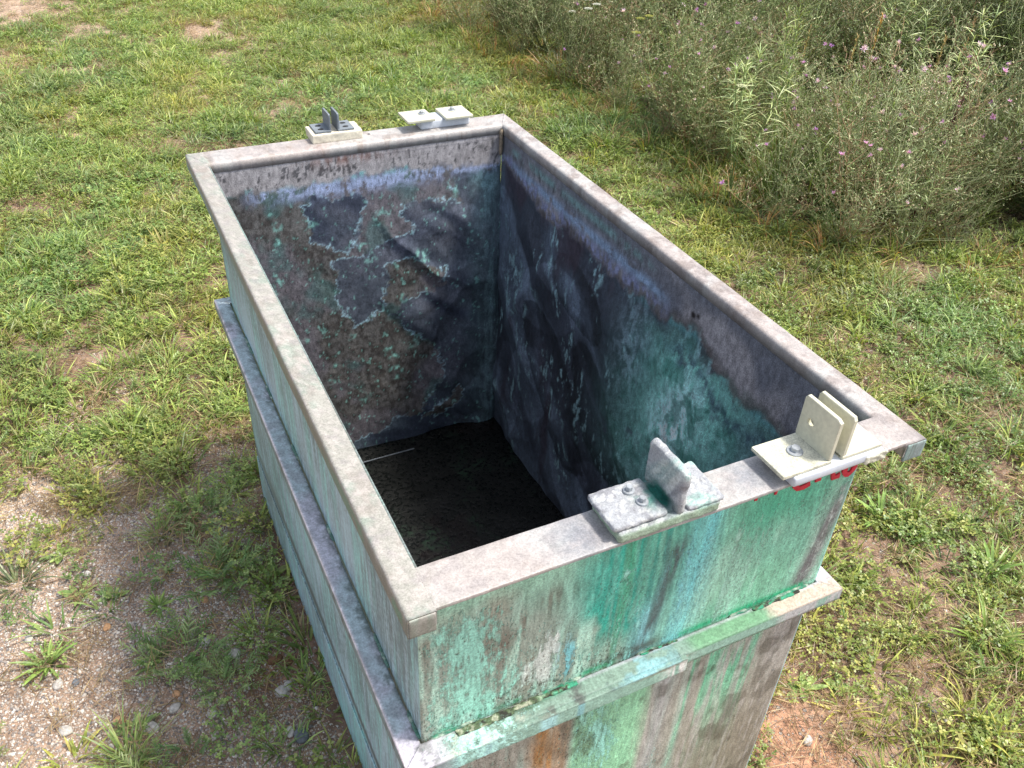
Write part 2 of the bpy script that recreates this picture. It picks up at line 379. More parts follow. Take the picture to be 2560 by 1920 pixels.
    c = lay(c, S(116, 108, 94, KW), sm(.52, .8, t) * sm(.5, .6, x) * .8)
    c = lay(c, S(120, 176, 150, KW), ga(t, .395, .02) * .7); c = lay(c, S(156, 150, 146, KW), sm(.52, .68, st2) * sm(.5, .56, x) * .5); c = lay(c, S(70, 64, 54, KW), sm(.60, .7, fbm(x * 20, z * 14, 41, 4)) * .5)
    C[lo] = c[lo]
    M[lo, 0] = (.26 + .4 * (st - .5) + .35 * (bl - .5) + .2 * ga(x, .34, .05))[lo]
    C = C * 1.55 * (.84 + .32 * fn)[:, None]
    return C, C2, M
def col_side(V):
    y, z = V[:, 1] + V[:, 0], V[:, 2]; t = -z
    st = fbm(y * 90, z * 3.0, 51, 5, .65); st3 = fbm(y * 320, z * 7, 53, 3); bl = fbm(y * 5, z * 6, 55, 4)
    C = np.tile(S(128, 146, 148, KW), (len(y), 1))
    C = lay(C, S(146, 160, 168, KW), sm(.4, .62, bl))
    C = lay(C, S(104, 104, 102, KW), sm(.5, .68, st) * .5)
    C = lay(C, S(104, 108, 104, KW), sm(.06, .035, t + (st - .5) * .05) * .8)       # grey brown band just below the rim
    C = lay(C, S(92, 96, 92, KW), ga(t, .832, .016) * .85)
    C = lay(C, S(120, 122, 120, KW), sm(.36, .4, t) * sm(.5, .42, t + (st - .5) * .2) * .6)
    C = lay(C, S(128, 142, 138, KW), sm(.9, 1.2, V[:, 1]) * sm(.36, .4, t) * .8)
    C2 = C * .0 + lay(np.tile(S(172, 198, 206, KW), (len(y), 1)), S(154, 208, 202, KW), .8 * sm(.4, .62, fbm(y * 34, z * 2.5, 58, 3)))
    C2 = lay(C2, S(120, 124, 118, KW), sm(.06, .035, t + (st - .5) * .05) * .7)
    M = np.zeros((len(y), 3)); M[:, 0] = .53 + .35 * (bl - .5) + .25 * (st - .5) - .12 * sm(.9, 1.3, V[:, 1]) * sm(.36, .4, t) - .3 * ga(t, .832, .016); M[:, 1] = .5
    return C, C2, M
def poly(x, z, pts, wx, wz):
    """soft signed inside test for a polygon (x, z lists), warped"""
    pts = np.array(pts); px, pz = x + wx, z + wz
    ins = np.zeros(len(x), bool); d = np.full(len(x), 9.)
    for i in range(len(pts)):
        ax_, az = pts[i]; bx, bz = pts[(i + 1) % len(pts)]
        cr = ((az > pz) != (bz > pz)) & (px < (bx - ax_) * (pz - az) / (bz - az + 1e-12) + ax_); ins ^= cr
        ex, ez = bx - ax_, bz - az; tt = np.clip(((px - ax_) * ex + (pz - az) * ez) / (ex * ex + ez * ez + 1e-12), 0, 1)
        d = np.minimum(d, np.hypot(px - ax_ - tt * ex, pz - az - tt * ez))
    return np.where(ins, d, -d)
KI = 2.0
def col_back(V):
    x, z = V[:, 0], V[:, 2]; t = -z
    n1 = fbm(x * 26, z * 26, 61, 5, .6); n2 = fbm(x * 26 + 40, z * 26, 62, 5, .6); n3 = fbm(x * 90, z * 60, 63, 4, .6); big = fbm(x * 7, z * 7, 64, 4)
    vs = fbm(x * 160, z * 18, 65, 4, .6)
    wx, wz = (n1 - .5) * .06 + (fbm(x * 95, z * 95, 161, 3) - .5) * .022, (n2 - .5) * .06 + (fbm(x * 95, z * 95, 162, 3) - .5) * .022
    navy = S(58, 64, 74, KI); slate = S(64, 74, 84, KI); brown = S(72, 72, 72, KI); tealc = S(108, 158, 152, KI)
    C = np.tile(brown, (len(x), 1))
    C = lay(C, S(54, 52, 51, KI), sm(.40, .6, n3))
    C = lay(C, S(86, 84, 92, KI), sm(.5, .64, big) * .6)
    C = lay(C, S(52, 84, 84, KI), sm(.56, .7, fbm(x * 12 + 5, z * 12, 66, 4)) * .5)
    sd = np.full(len(x), -9.)
    for pg in ([(.245, .13), (.27, .115), (.31, .14), (.37, .12), (.40, .16), (.37, .21), (.36, .26), (.32, .275), (.27, .25), (.245, .2)],
               [(.62, .10), (.78, .1), (.78, .93), (.60, .93), (.50, .86), (.55, .80), (.60, .72), (.585, .64), (.50, .55), (.44, .5), (.47, .44), (.56, .44), (.62, .38), (.52, .33), (.40, .34), (.31, .36), (.30, .30), (.42, .28), (.52, .25), (.48, .19), (.56, .165), (.64, .19)],
               [(.30, .32), (.38, .30), (.44, .36), (.42, .46), (.34, .50), (.31, .42)],
               [(.28, .93), (.33, .88), (.40, .885), (.43, .845), (.52, .85), (.60, .80), (.78, .78), (.78, .96), (.2, .96)]):
        q = poly(x, t, pg, wx, wz); sd = np.maximum(sd, q)
    q = poly(x, t, [(.50, .87), (.56, .83), (.6, .82), (.64, .77), (.67, .79), (.65, .83), (.58, .87)], wx, wz); sd = np.where(q > -.004, np.minimum(sd, -q), sd)
    ins = sm(-.0015, .0015, sd)
    nv = np.tile(navy, (len(x), 1)); nv = lay(nv, S(66, 70, 80, KI), sm(.45, .65, big)); nv = lay(nv, slate, sm(.72, .8, t + (big - .5) * .1))
    nv = lay(nv, S(34, 40, 54, KI), sm(.45, .6, fbm(x * 5 - t * 6, z * 3 + 9, 67, 3)) * .75)
    nv = lay(nv, S(54, 68, 74, KI), sm(.64, .70, x + (n1 - .5) * .08) * .7)
    C = C * (1 - ins[:, None]) + nv * ins[:, None]
    rim_ = np.exp(-((sd) / .0024) ** 2) * sm(.40, .58, n1 + .03)
    C = lay(C, S(120, 148, 160, KI), rim_ * .85)
    for cx, cz, r, q in [(.239, .188, .02, 1), (.161, .31, .02, 1), (.15, .345, .016, 1), (.441, .612, .022, 1), (.45, .684, .022, 1.), (.297, .614, .016, .9), (.16, .22, .012, .8), (.17, .18, .014, .7), (.611, .153, .024, 1), (.53, .325, .02, .7), (.48, .44, .014, .7), (.12, .41, .03, .9), (.2, .52, .014, .7),
                         (.35, .74, .02, .5), (.40, .30, .02, .7), (.43, .2, .018, .7), (.52, .17, .016, .8), (.33, .53, .012, .5), (.26, .67, .014, .6), (.5, .6, .02, .5)]:
        dd = np.hypot(x - cx + wx * .35, t - cz + wz * .35) / r
        ring = np.exp(-((dd - .75) / .33) ** 2) * sm(.35, .55, n3) * q
        C = lay(C, tealc, ring * .75 * sm(.35, .6, fbm(x * 60, z * 60, 163, 3)))
    C = lay(C, tealc, sm(.64, .72, n3 * .6 + fbm(x * 200, z * 110, 69, 3) * .4 + .015 * (1 - ins)) * .5 * sm(.1, .16, t))
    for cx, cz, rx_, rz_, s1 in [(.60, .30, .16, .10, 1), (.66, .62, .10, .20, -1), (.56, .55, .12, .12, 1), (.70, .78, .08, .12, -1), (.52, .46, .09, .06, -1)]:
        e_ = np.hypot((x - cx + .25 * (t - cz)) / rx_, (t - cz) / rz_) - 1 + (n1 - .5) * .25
        C = C * (1 + s1 * .38 * sm(.0, -.03, e_) * sm(-.7, -.05, e_) * ins)[:, None]  # light and dark sides of the facets put into the colour
    # right corner: teal grey fold
    C = lay(C, S(70, 90, 96, KI), ga(x, .72 + (t) * .02, .03) * sm(.4, .6, vs) * .7)
    C = lay(C, S(84, 112, 120, KI), ga(x, .715, .03) * ga(t, .13, .06) * sm(.35, .6, n1))
    # crust line and clean upper metal
    blue = ga(t, .098 + .012 * (big - .5), .020) * sm(.08, .16, x) * sm(.3, .55, n1 + .12)
    C = lay(C, S(150, 164, 196, 1.1), np.clip(blue * 1.3, 0, 1) * sm(.40, .54, n3 * .6 + n1 * .4 + .06 * blue))
    C = lay(C, S(120, 176, 180, 1.), ga(t, .073, .012) * sm(.48, .58, n3) * .9)
    mt = sm(.090, .072, t + (n1 - .5) * .05 - .02 * ga(x, .7, .08) + .0 * x)
    metal = np.tile(S(166, 163, 166, .95), (len(x), 1))
    spk = fbm(x * 120, z * 52, 71, 4, .66); mus = ga(x, .33, .13) * ga(t, .052, .018) * .16 + ga(t, .06, .02) * .03
    metal = lay(metal, S(70, 70, 74), sm(.63, .68, spk + mus - .045) * sm(.012, .04, t) * .85)
    metal = lay(metal, S(96, 96, 104), ga(t, .034, .0012) * sm(.25, .3, x) * .8)
    metal = lay(metal, S(64, 66, 68), np.clip(ga(x, .735, .004) * ga(t, .045, .014) * 1.4 + ga(x, .70, .010) * ga(t, .05, .007), 0, 1) * .8)
    metal = lay(metal, S(122, 84, 72), ga(t, .03, .016) * ga(x, .35, .09) * sm(.4, .6, vs) * .8)
    C = C * (1 - mt[:, None]) + metal * mt[:, None]
    C = C * (.8 + .4 * fbm(x * 260, z * 160, 73, 3))[:, None]
    C2 = np.tile(tealc, (len(x), 1)) * .9; M = np.zeros((len(x), 3))
    M[:, 0] = .13 + .16 * (1 - ins) * sm(.4, .7, big) - .3 * mt; M[:, 1] = .5; M[:, 2] = -.04 + .07 * (1 - ins) - .3 * mt
    return C, C2, M
def col_right(V):
    y, z = V[:, 1], V[:, 2]; t = -z
    n1 = fbm(y * 22, z * 22, 81, 5, .6); n3 = fbm(y * 110, z * 50, 83, 4, .6); big = fbm(y * 5, z * 6, 84, 4); vs = fbm(y * 60 + t * 8, z * 9, 85, 4, .62)
    edge_ = np.interp(y, [.06, .2, .34, .42, .47, .54, .66, .84, 1.1, 1.35], [.17, .155, .165, .13, .11, .125, .135, .14, .135, .10])
    dd = t - edge_ + (n1 - .5) * .06
    C = np.tile(S(42, 47, 56, KI), (len(y), 1))
    C = lay(C, S(66, 76, 88, KI), sm(.45, .6, fbm(y * 6 + t * 5, z * 4, 86, 4)) * .8)
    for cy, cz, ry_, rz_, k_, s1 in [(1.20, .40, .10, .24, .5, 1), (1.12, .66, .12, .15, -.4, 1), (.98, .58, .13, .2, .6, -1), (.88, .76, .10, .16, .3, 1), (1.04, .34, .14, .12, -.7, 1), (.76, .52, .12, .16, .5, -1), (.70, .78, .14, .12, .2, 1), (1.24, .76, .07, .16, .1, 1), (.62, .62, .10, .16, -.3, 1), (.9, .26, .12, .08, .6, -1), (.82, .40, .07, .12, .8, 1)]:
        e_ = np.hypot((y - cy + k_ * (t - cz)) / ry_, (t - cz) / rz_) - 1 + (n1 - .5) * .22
        C = C * (1 + s1 * .55 * sm(.0, -.03, e_) * sm(-.75, -.05, e_))[:, None]  # shading of the wrinkle facets painted as lighter and darker arcs
    C = lay(C, S(46, 38, 46, KI), sm(.5, .65, fbm(y * 9, z * 3, 87, 4)) * .7)
    C = lay(C, S(120, 152, 158, KI), sm(.56, .68, fbm(y * 95, z * 34, 88, 4, .7) * .6 + vs * .4 + .03 * ga(y, .95, .25) * ga(t, .4, .2)) * sm(.46, .62, fbm(y * 11 + t * 4, z * 7, 89, 3)) * .7)
    C = lay(C, S(100, 116, 128, KI), sm(.40, .6, n3) * ga(y, .66, .05) * ga(t, .26, .12) * .85)
    tl = np.clip(ga(y, .46 + (t - .25) * .35, .15) * sm(.10, .2, t + (n1 - .5) * .08) * sm(.72, .3, t) * 1.3, 0, 1)
    C = lay(C, S(108, 166, 156, 1.5), tl * sm(.25, .5, n1 + .12))
    C = lay(C, S(176, 214, 216, 2.0), tl * ga(y, .50 + (t - .35) * .3, .065) * ga(t, .34, .13) * sm(.35, .6, vs * .5 + n3 * .5 + .02))
    C = lay(C, S(50, 120, 106, 1.0), tl * .8 * sm(.55, .65, fbm(y * 30, z * 24, 90, 4)) * .8)
    C = lay(C, S(38, 48, 64, KI), ga(dd, .055, .022) * sm(.62, .5, y) * sm(.35, .6, n3 + .1) * .8)
    C = lay(C, S(112, 172, 176, .8), np.exp(-(dd / .012) ** 2) * sm(.4, .6, n1) * sm(.85, .5, y) * .8)
    C = lay(C, S(112, 106, 104, .85), sm(.004, -.010, dd) * sm(-.05, -.02, dd) * .8)
    mt = sm(-.008, -.034, dd)
    metal = np.tile(S(158, 154, 158, .95), (len(y), 1))
    metal = lay(metal, S(116, 118, 128, .85), sm(.4, .6, big))
    metal = lay(metal, S(142, 164, 192, .9), np.clip(ga(t, .088 + .01 * (big - .5), .014) * sm(.55, .65, y) * sm(.3, .55, fbm(y * 40, z * 90, 91, 3) + .1) * 1.1, 0, 1))
    metal = lay(metal, S(128, 170, 170, .85), ga(t, .048, .010) * sm(.62, .7, y) * sm(.35, .6, n1 + .05) * .7)
    metal = lay(metal, S(84, 88, 92), sm(.60, .67, fbm(y * 150, z * 50, 92, 3)) * ga(t, .058, .016) * sm(.6, .7, y))
    C = C * (1 - mt[:, None]) + metal * mt[:, None]
    C = lay(C, S(150, 158, 196, .8), np.clip(ga(dd, -.024, .014) * sm(.55, .65, y) * sm(.38, .58, n3) , 0, 1))
    C = lay(C, S(44, 40, 40), np.clip(ga(y, .505, .006) * ga(t, .075, .006) * 2 + ga(y, .49, .004) * ga(t, .07, .005) * 2, 0, 1))
    C = C * (.8 + .4 * fbm(y * 260, z * 160, 93, 3))[:, None]
    C2 = np.tile(S(110, 160, 164, KI), (len(y), 1)); M = np.zeros((len(y), 3))
    M[:, 0] = .06 + .16 * tl - .3 * mt; M[:, 1] = .5; M[:, 2] = -.02 - .4 * mt
    return C, C2, M
def col_inner_plain(V):
    u, z = V[:, 0] + V[:, 1], V[:, 2]
    C = np.tile(S(52, 58, 70, KI), (len(u), 1)); C = lay(C, S(78, 70, 66, KI), sm(.45, .6, fbm(u * 12, z * 12, 5, 4)))
    C = lay(C, S(140, 140, 146, .8), sm(-.1, -.07, z)); C2 = np.tile(S(98, 162, 160, KI), (len(u), 1))
    M = np.zeros((len(u), 3)); M[:, 0] = .2; M[:, 1] = .5
    return C, C2, M
def attrs(fn, V):
    C, C2, M = fn(V); return {'Col': np.clip(C, 0, 1), 'Col2': np.clip(C2, 0, 1), 'M': M}

# ---- outer walls (slabs), each its own part -------------------------
TH = .004; BOT = -HT
def fdisp(P):
    x, z = P[..., 0], P[..., 2]
    return .004 * np.sin(np.pi * (x - XI0) / (XI1 - XI0)) * np.sin(np.clip((-z) / .36, 0, 1) * np.pi) + .0010 * (fbm(x * 9, z * 9, 2, 3) - .5)
V, F = grid_slab((XI0, YI0, -.006), (1, 0, 0), (0, 0, -1), (0, -1, 0), XI1 - XI0, HT - .008, .0035, TH, fdisp)
tpart('wall', V, F, M_front, True, attrs(col_front, V))['label'] = 'verdigris stained front wall'
V, F = grid_slab((XI0, YI0 + .004, -.006), (0, 1, 0), (0, 0, -1), (-1, 0, 0), YI1 - YI0 - .008, HT - .008, .005, TH)
tpart('wall', V, F, M_side, True, attrs(col_side, V))['label'] = 'streaked grey blue left wall'
V, F = grid_slab((XI1 + .008, YI0 + .004, -.007), (0, 1, 0), (0, 0, -1), (1, 0, 0), YI1 - YI0 - .008, HT - .008, .012, TH)
tpart('wall', V, F, M_side, True, attrs(col_side, V))
V, F = grid_slab((XI0, YI1 + .008, -.007), (1, 0, 0), (0, 0, -1), (0, 1, 0), XI1 - XI0, HT - .008, .012, TH)
tpart('wall', V, F, M_side, True, attrs(col_side, V))

# ---- inner lining ----------------------------------------------------
def wr(P):
    y, z = P[..., 1], P[..., 2]; t = -z
    a_ = fbm(y * 2.6 + t * 1.8, z * 1.4 + y, 101, 2); b_ = fbm(y * 4 - t * 2.4, z * 2, 102, 2)
    r = 1 - np.abs(2 * a_ - 1) * 3; r2 = 1 - np.abs(2 * b_ - 1) * 3.5
    f = sm(.13, .25, t)
    return .001 + f * (.015 * np.clip(r, 0, 1) + .008 * np.clip(r2, 0, 1) + .0016 * fbm(y * 40, z * 30, 103, 3)) + .05 * f * sm(1.36, 1.2, y) * 0 + .0006 * fbm(y * 80, z * 80, 104, 2)
def wb(P):
    x, z = P[..., 0], P[..., 2]; t = -z
    a_ = fbm(x * 6 - t * 4, z * 3, 111, 3); f = sm(.13, .25, t)
    fold = np.exp(-((x - .735 + .03 * np.sin(t * 7)) / .035) ** 2)
    return .001 + f * (.014 * np.clip(1 - np.abs(2 * a_ - 1) * 3.2, 0, 1) * sm(.35, .6, x) + .016 * fold + .0028 * fbm(x * 34, z * 34, 112, 4)) + .0006 * fbm(x * 80, z * 80, 113, 2)
DZ = .935
V, F = grid_slab((XI0 + TH, YI1 + .0022, -.018), (1, 0, 0), (0, 0, -1), (0, -1, 0), XI1 - XI0 - TH, DZ - .018, .0034, .001, wb)
tpart('inner_wall', V, F, M_inner, True, attrs(col_back, V))['label'] = 'back inner wall with brown and navy flaking patina'
V, F = grid_slab((XI1 + .0022, YI0 + TH, -.018), (0, 1, 0), (0, 0, -1), (-1, 0, 0), YI1 - YI0 - TH, DZ - .018, .0038, .001, wr)
tpart('inner_wall', V, F, M_inner, True, attrs(col_right, V))['label'] = 'wrinkled dark navy right inner wall with teal patch'
V, F = grid_slab((XI0 + TH + .0015, YI0 + TH, -.018), (0, 1, 0), (0, 0, -1), (1, 0, 0), YI1 - YI0 - 2 * TH, DZ - .018, .014, .001)
tpart('inner_wall', V, F, M_inner, True, attrs(col_inner_plain, V))
V, F = grid_slab((XI0 + TH, YI0 + TH + .0015, -.018), (1, 0, 0), (0, 0, -1), (0, 1, 0), XI1 - XI0 - 2 * TH, DZ - .018, .014, .001)
tpart('inner_wall', V, F, M_inner, True, attrs(col_inner_plain, V))
# floor, near black with green and red brown patches
fl = N('black_floor'); tc = fl.n('ShaderNodeTexCoord').outputs['Object']; n1 = fl.noise(tc, 7, 6, .7); n2 = fl.noise(tc, 90, 4, .7)
colf = fl.mix(fl.math('MULTIPLY', fl.ramp(n1, .54, .66), fl.ramp(n2, .45, .6)), c4(S(5, 8, 6)), c4(S(24, 50, 34)))
n4 = fl.noise(tc, 5.1, 3, .5)
colf = fl.mix(fl.math('MULTIPLY', fl.ramp(n4, .62, .68), .6), colf, c4(S(22, 14, 14)))
M_floor = fl.fin(fl.bsdf(colf, fl.ramp(n2, .4, .6, .18, .6), 0., .4, fl.bump(n2, .003)))
V, F = grid_slab((XI0 + TH, YI0 + TH, -DZ), (1, 0, 0), (0, 1, 0), (0, 0, 1), XI1 - XI0 - TH, YI1 - YI0 - TH, .012, .02,
                 lambda P: .006 * fbm(P[..., 0] * 14, P[..., 1] * 14, 120, 4))
tpart('tank_floor', V, F, M_floor, True)
V, F = rbox(.06, .475, 1.2835, 1.2855, -DZ + .004, -DZ + .0080, .0008, .05); tpart('floor_line', V, F, M_grey, True)  # thin pale line on the floor, built as a narrow raised strip

# ---- rim rails ------------------------------------------------------
def col_rim(V):
    x, y, z = V.T; n = fbm(x * 30, y * 30, 131, 5, .6); b_ = fbm(x * 8, y * 8, 132, 4); f = fbm(x * 110, y * 110, 133, 4, .6)
    C = np.tile(S(184, 182, 180, .82), (len(x), 1))
    left = sm(.06, .03, x); rt = sm(.74, .77, x)
    C = lay(C, S(176, 174, 164, .72), left * .9); C = lay(C, S(150, 146, 138, .72), left * sm(.5, .64, n) * .5)
    C = lay(C, S(160, 180, 166, .8), sm(.48, .66, n) * (left * .5 + .35 * sm(.3, .1, x) * sm(.1, .05, y)))
    C = lay(C, S(176, 166, 162, .85), sm(.42, .6, b_) * (1 - left) * .8)
    C = lay(C, S(142, 130, 126, .85), sm(.52, .62, n) * rt * .75); C = lay(C, S(150, 138, 130, .85), sm(.6, .68, fbm(x * 44, y * 44, 137, 4)) * (.35 + .4 * sm(1.2, 1.35, y)))
    C = lay(C, S(206, 196, 192, .85), sm(.52, .68, f) * .4)
    C = lay(C, S(156, 150, 150, .85), sm(.56, .68, f + .02 * left) * 0 + sm(.6, .7, fbm(x * 60, y * 60, 139, 3)) * .5)
    C = lay(C, S(128, 134, 146, .8), np.clip(ga(x, .24, .035) * ga(y, .035, .05) + ga(x, .505, .03) * ga(y, .04, .03), 0, 1) * .7)  # shade and reflection beside the brackets painted onto the rim
    C = lay(C, S(150, 96, 78, .8), ga(x, .35, .08) * ga(y, 1.372, .018) * sm(.45, .6, n) * .8)
    C = lay(C, S(120, 122, 112, .8), sm(-.005, -.012, z) * left * .6)
    C = lay(C, S(110, 160, 136, .8), sm(-.005, -.012, z) * left * sm(.5, .62, fbm(y * 24, z * 40, 136, 3)) * sm(.5, .1, y) * .8)
    C = lay(C, S(120, 164, 176, .8), sm(-.010, -.02, z) * sm(.02, .0, x) * sm(.5, 1.1, y) * .6)
    C2 = np.tile(S(150, 144, 142, .85), (len(x), 1)); M = np.zeros((len(x), 3)); M[:, 0] = .34; M[:, 1] = .5
    return C, C2, M
LIP = -.034
def profile(w_, r, lip=LIP, ro=.0045):
    p = [(0, -.024)] + [(r - r * math.cos(a_), -r + r * math.sin(a_)) for a_ in np.linspace(0, math.pi / 2, 7)]
    p += [(q, 0) for q in np.linspace(r, w_ - ro, 8)[1:]]
    p += [(w_ - ro + ro * math.sin(a_), -ro + ro * math.cos(a_)) for a_ in np.linspace(0, math.pi / 2, 5)[1:]]
    p += [(w_, z) for z in np.linspace(-ro, lip + .002, 5)[1:]] + [(w_ - .001, lip), (w_ - .004, lip), (w_ - .0045, -.006), (.004, -.006), (.002, -.024)]
    return np.array(p)
def rail(path0, path1, prof, n=260):
    """prof rows (d, z); path0/1: functions d -> (x, y) for the two ends"""
    A = np.array([path0(d) for d, _ in prof]); B = np.array([path1(d) for d, _ in prof]); t = np.linspace(0, 1, n)[:, None, None]
    P = A[None] * (1 - t) + B[None] * t; Z = np.broadcast_to(prof[:, 1][None, :, None], (n, len(prof), 1))
    V = np.concatenate([P, Z], -1).reshape(-1, 3); k = len(prof); ids = np.arange(n * k).reshape(n, k)
    i2 = np.roll(ids, -1, 1)
    q = np.stack([ids[:-1], ids[1:], i2[1:], i2[:-1]], -1).reshape(-1, 4).tolist()
    return V, q + [tuple(ids[0][::-1]), tuple(ids[-1])]
def dent(V):
    V = V.copy(); V[:, 2] += .0010 * (fbm(V[:, 0] * 8, V[:, 1] * 8, 141, 2) - .5) + .0007 * (fbm(V[:, 0] * 60, V[:, 1] * 60, 142, 2) - .5); V[:, 0] += .0016 * (fbm(V[:, 1] * 9, V[:, 0] * 2, 143, 3) - .5); return V
V, F = rail(lambda d: (XI0 - d, 0.), lambda d: (XI0 - d, YI1 + d * mb / ml), profile(ml, .0015)); V = dent(V)
tpart('rim_rail', V, F, M_rim, True, attrs(col_rim, V))['label'] = 'pale left rim rail with greenish tint'
V, F = rail(lambda d: (XI1 + d, 0.), lambda d: (XI1 + d, YI1 + d * mb / mr), profile(mr, .007)); V = dent(V)
tpart('rim_rail', V, [f[::-1] for f in F], M_rim, True, attrs(col_rim, V))['label'] = 'pinkish grey mottled right rim rail'
V, F = rail(lambda d: (XI0 - d * ml / mb, YI1 + d), lambda d: (XI1 + d * mr / mb, YI1 + d), profile(mb, .011)); V = dent(V)
tpart('rim_rail', V, F, M_rim, True, attrs(col_rim, V))['label'] = 'back rim rail with rounded inner edge'
V, F = rbox(XI0 - .001, XI1 + .0085, .004, YI0 + .004, -.0065, -.0003, .0014, .006); V = dent(V)
tpart('rim_rail', V, F, M_rim, True, attrs(col_rim, V))['label'] = 'front rim plate'
V, F = rbox(.0012, XI0 - .0012, -.0015, .003, LIP + .001, -.0015, .003, .004); tpart('end_cap', V, F, M_rim, True, attrs(col_rim, V))
V, F = rbox(XI1 + .0012, W_ - .0012, -.0015, .003, LIP + .001, -.0015, .003, .004); tpart('end_cap', V, F, M_side, True, attrs(col_side, V))

# ---- stiffener ledges (angle iron round the waist) ------------------
def col_ledge(V):
    x, y, z = V.T; t = LZ - z; n = fbm(x * 40, y * 40, 151, 5, .6); b_ = fbm(x * 9, y * 9, 152, 4); f = fbm(x * 120, y * 120 + z * 60, 153, 3)
    st = fbm((x + y) * 110, z * 9, 154, 4)
    C = np.tile(S(196, 192, 204, .95), (len(x), 1))
    C = lay(C, S(160, 204, 200, .9), sm(.5, .66, b_ + .2 * sm(.5, 1.2, y)) * .4)
    C = lay(C, S(232, 222, 226, .95), ga(x, XI0 - OL + .001, .0016) * sm(.05, .03, x))
    C = lay(C, S(150, 150, 156, .9), sm(.52, .64, n) * .5); C = lay(C, S(136, 136, 136, .9), sm(.52, .64, n) * sm(.9, 1.3, y) * .5)
    inner = np.minimum(np.abs(x - XI0), np.abs(y - YI0)); 
    C = lay(C, S(84, 92, 80, .85), sm(.016, .004, np.abs(x - XI0) + (n - .5) * .03) * sm(.35, .5, f) * .65)
    fr = sm(YI0 - .002, YI0 - .01, y) * sm(.04, .08, x + .0 * y)               # front ledge
    base = np.tile(S(124, 148, 136, .9), (len(x), 1)); base = lay(base, S(86, 100, 84, .9), sm(.48, .62, n) * .8)
    base = lay(base, S(196, 206, 192, .9), sm(.5, .6, n) * sm(.26, .12, x))
    base = lay(base, S(52, 84, 56, .9), ga(x, .18, .05) * sm(.016, .006, np.abs(y - YI0 + .004) + (n - .5) * .02) * .9)
    base = lay(base, S(86, 90, 88, .9), ga(x, .26, .05) * sm(.45, .58, n) * .9)
    base = lay(base, S(24, 140, 106, .9), ga(x, .25, .03) * sm(.018, .006, np.abs(y - YI0)) * .8)
    base = lay(base, S(144, 192, 200, .9), ga(x, .40, .06) * sm(.46, .62, n) * .8)
    base = lay(base, S(108, 150, 118, .9), sm(.47, .5, x) * sm(.68, .62, x))
    base = lay(base, S(186, 172, 158, .9), sm(.63, .66, x + (n - .5) * .05))
    C = C * (1 - fr[:, None]) + base * fr[:, None]
    # outer lip
    lipm = sm(.002, .006, t) * sm(.04, .08, x) * sm(.05, .034, y)
    lc = np.tile(S(150, 186, 170, .9), (len(x), 1)); lc = lay(lc, S(176, 222, 222, .9), sm(.4, .6, n) * sm(.3, .2, x)); lc = lay(lc, S(236, 232, 228, .9), ga(x, .45, .022) * sm(.3, .45, st))
    lc = lay(lc, S(128, 100, 74, .9), ga(x, .42, .05) * ga(t, .004, .004)); lc = lay(lc, S(190, 190, 190, .9), sm(.64, .68, x) * sm(.4, .5, st)); lc = lay(lc, S(130, 192, 206, .9), ga(x, .27, .03) * .6 * sm(.4, .6, n))
    C = C * (1 - lipm[:, None]) + lc * lipm[:, None]
    sl_ = sm(.002, .006, t) * (1 - sm(.04, .08, x))
    C = lay(C, S(134, 150, 152, .9), sl_); C = lay(C, S(104, 98, 94, .9), sl_ * sm(.5, .66, st) * .7)
    C2 = np.tile(S(176, 224, 214, .9), (len(x), 1)); M = np.zeros((len(x), 3)); M[:, 0] = .22 + .3 * fr * sm(.3, .1, x) + .1 * (b_ - .5); M[:, 1] = .5; M[:, 2] = -.3 + .3 * fr
    return C, C2, M
OL, OF = .036, .033; gap = .0035; LH = .028
def ledge(pts_fn, n=280, gapw=gap, w_=OL, flip=False, lh=LH):
    pr = np.array([(gapw, 0)] + [(d, 0) for d in np.linspace(gapw, w_ - .002, 9)[1:]] + [(w_ - .0008, -.0008), (w_, -.0025)] + [(w_, z) for z in np.linspace(-.006, -lh, 5)] + [(w_ - .004, -lh), (w_ - .004, -.005), (gapw, -.005)])
    return rail(pts_fn[0], pts_fn[1], np.column_stack([pr[:, 0], pr[:, 1] + LZ]), n)
x0l, x1l, y0l, y1l = XI0 - OL, XI1 + OL, YI0 - OF, YI1 + OF
V, F = ledge((lambda d: (XI0 - d, YI0 - d * OF / OL), lambda d: (XI0 - d, YI1 + d * OF / OL)))
tpart('stiffener_ledge', V, F, M_ledge, True, attrs(col_ledge, V))['label'] = 'lavender grey left ledge'
V, F = ledge((lambda d: (XI1 + d, YI0 - d * OF / OL), lambda d: (XI1 + d, YI1 + d * OF / OL)), 120)
tpart('stiffener_ledge', V, [f[::-1] for f in F], M_ledge, True, attrs(col_ledge, V))
V, F = ledge((lambda d: (XI0 - d, YI1 + d * OF / OL), lambda d: (XI1 + d, YI1 + d * OF / OL)), 120)
tpart('stiffener_ledge', V, F, M_ledge, True, attrs(col_ledge, V))
V, F = ledge((lambda d: (XI0 - d, YI0 - d * OF / OL), lambda d: (XI1 + d, YI0 - d * OF / OL)), 260)
tpart('stiffener_ledge', V, [f[::-1] for f in F], M_ledge, True, attrs(col_ledge, V))['label'] = 'green and white crusted front ledge'
V, F = rbox(XI0 - OL + .006, .468, YI0 - OF - .0075, YI0 - OF + .001, LZ - LH - .006, LZ - .0015, .0015, .004, .0006, 150, 4)
tpart('lip_strip', V, F, M_ledge, True, attrs(col_ledge, V))['label'] = 'extra crusted strip on the front ledge lip'
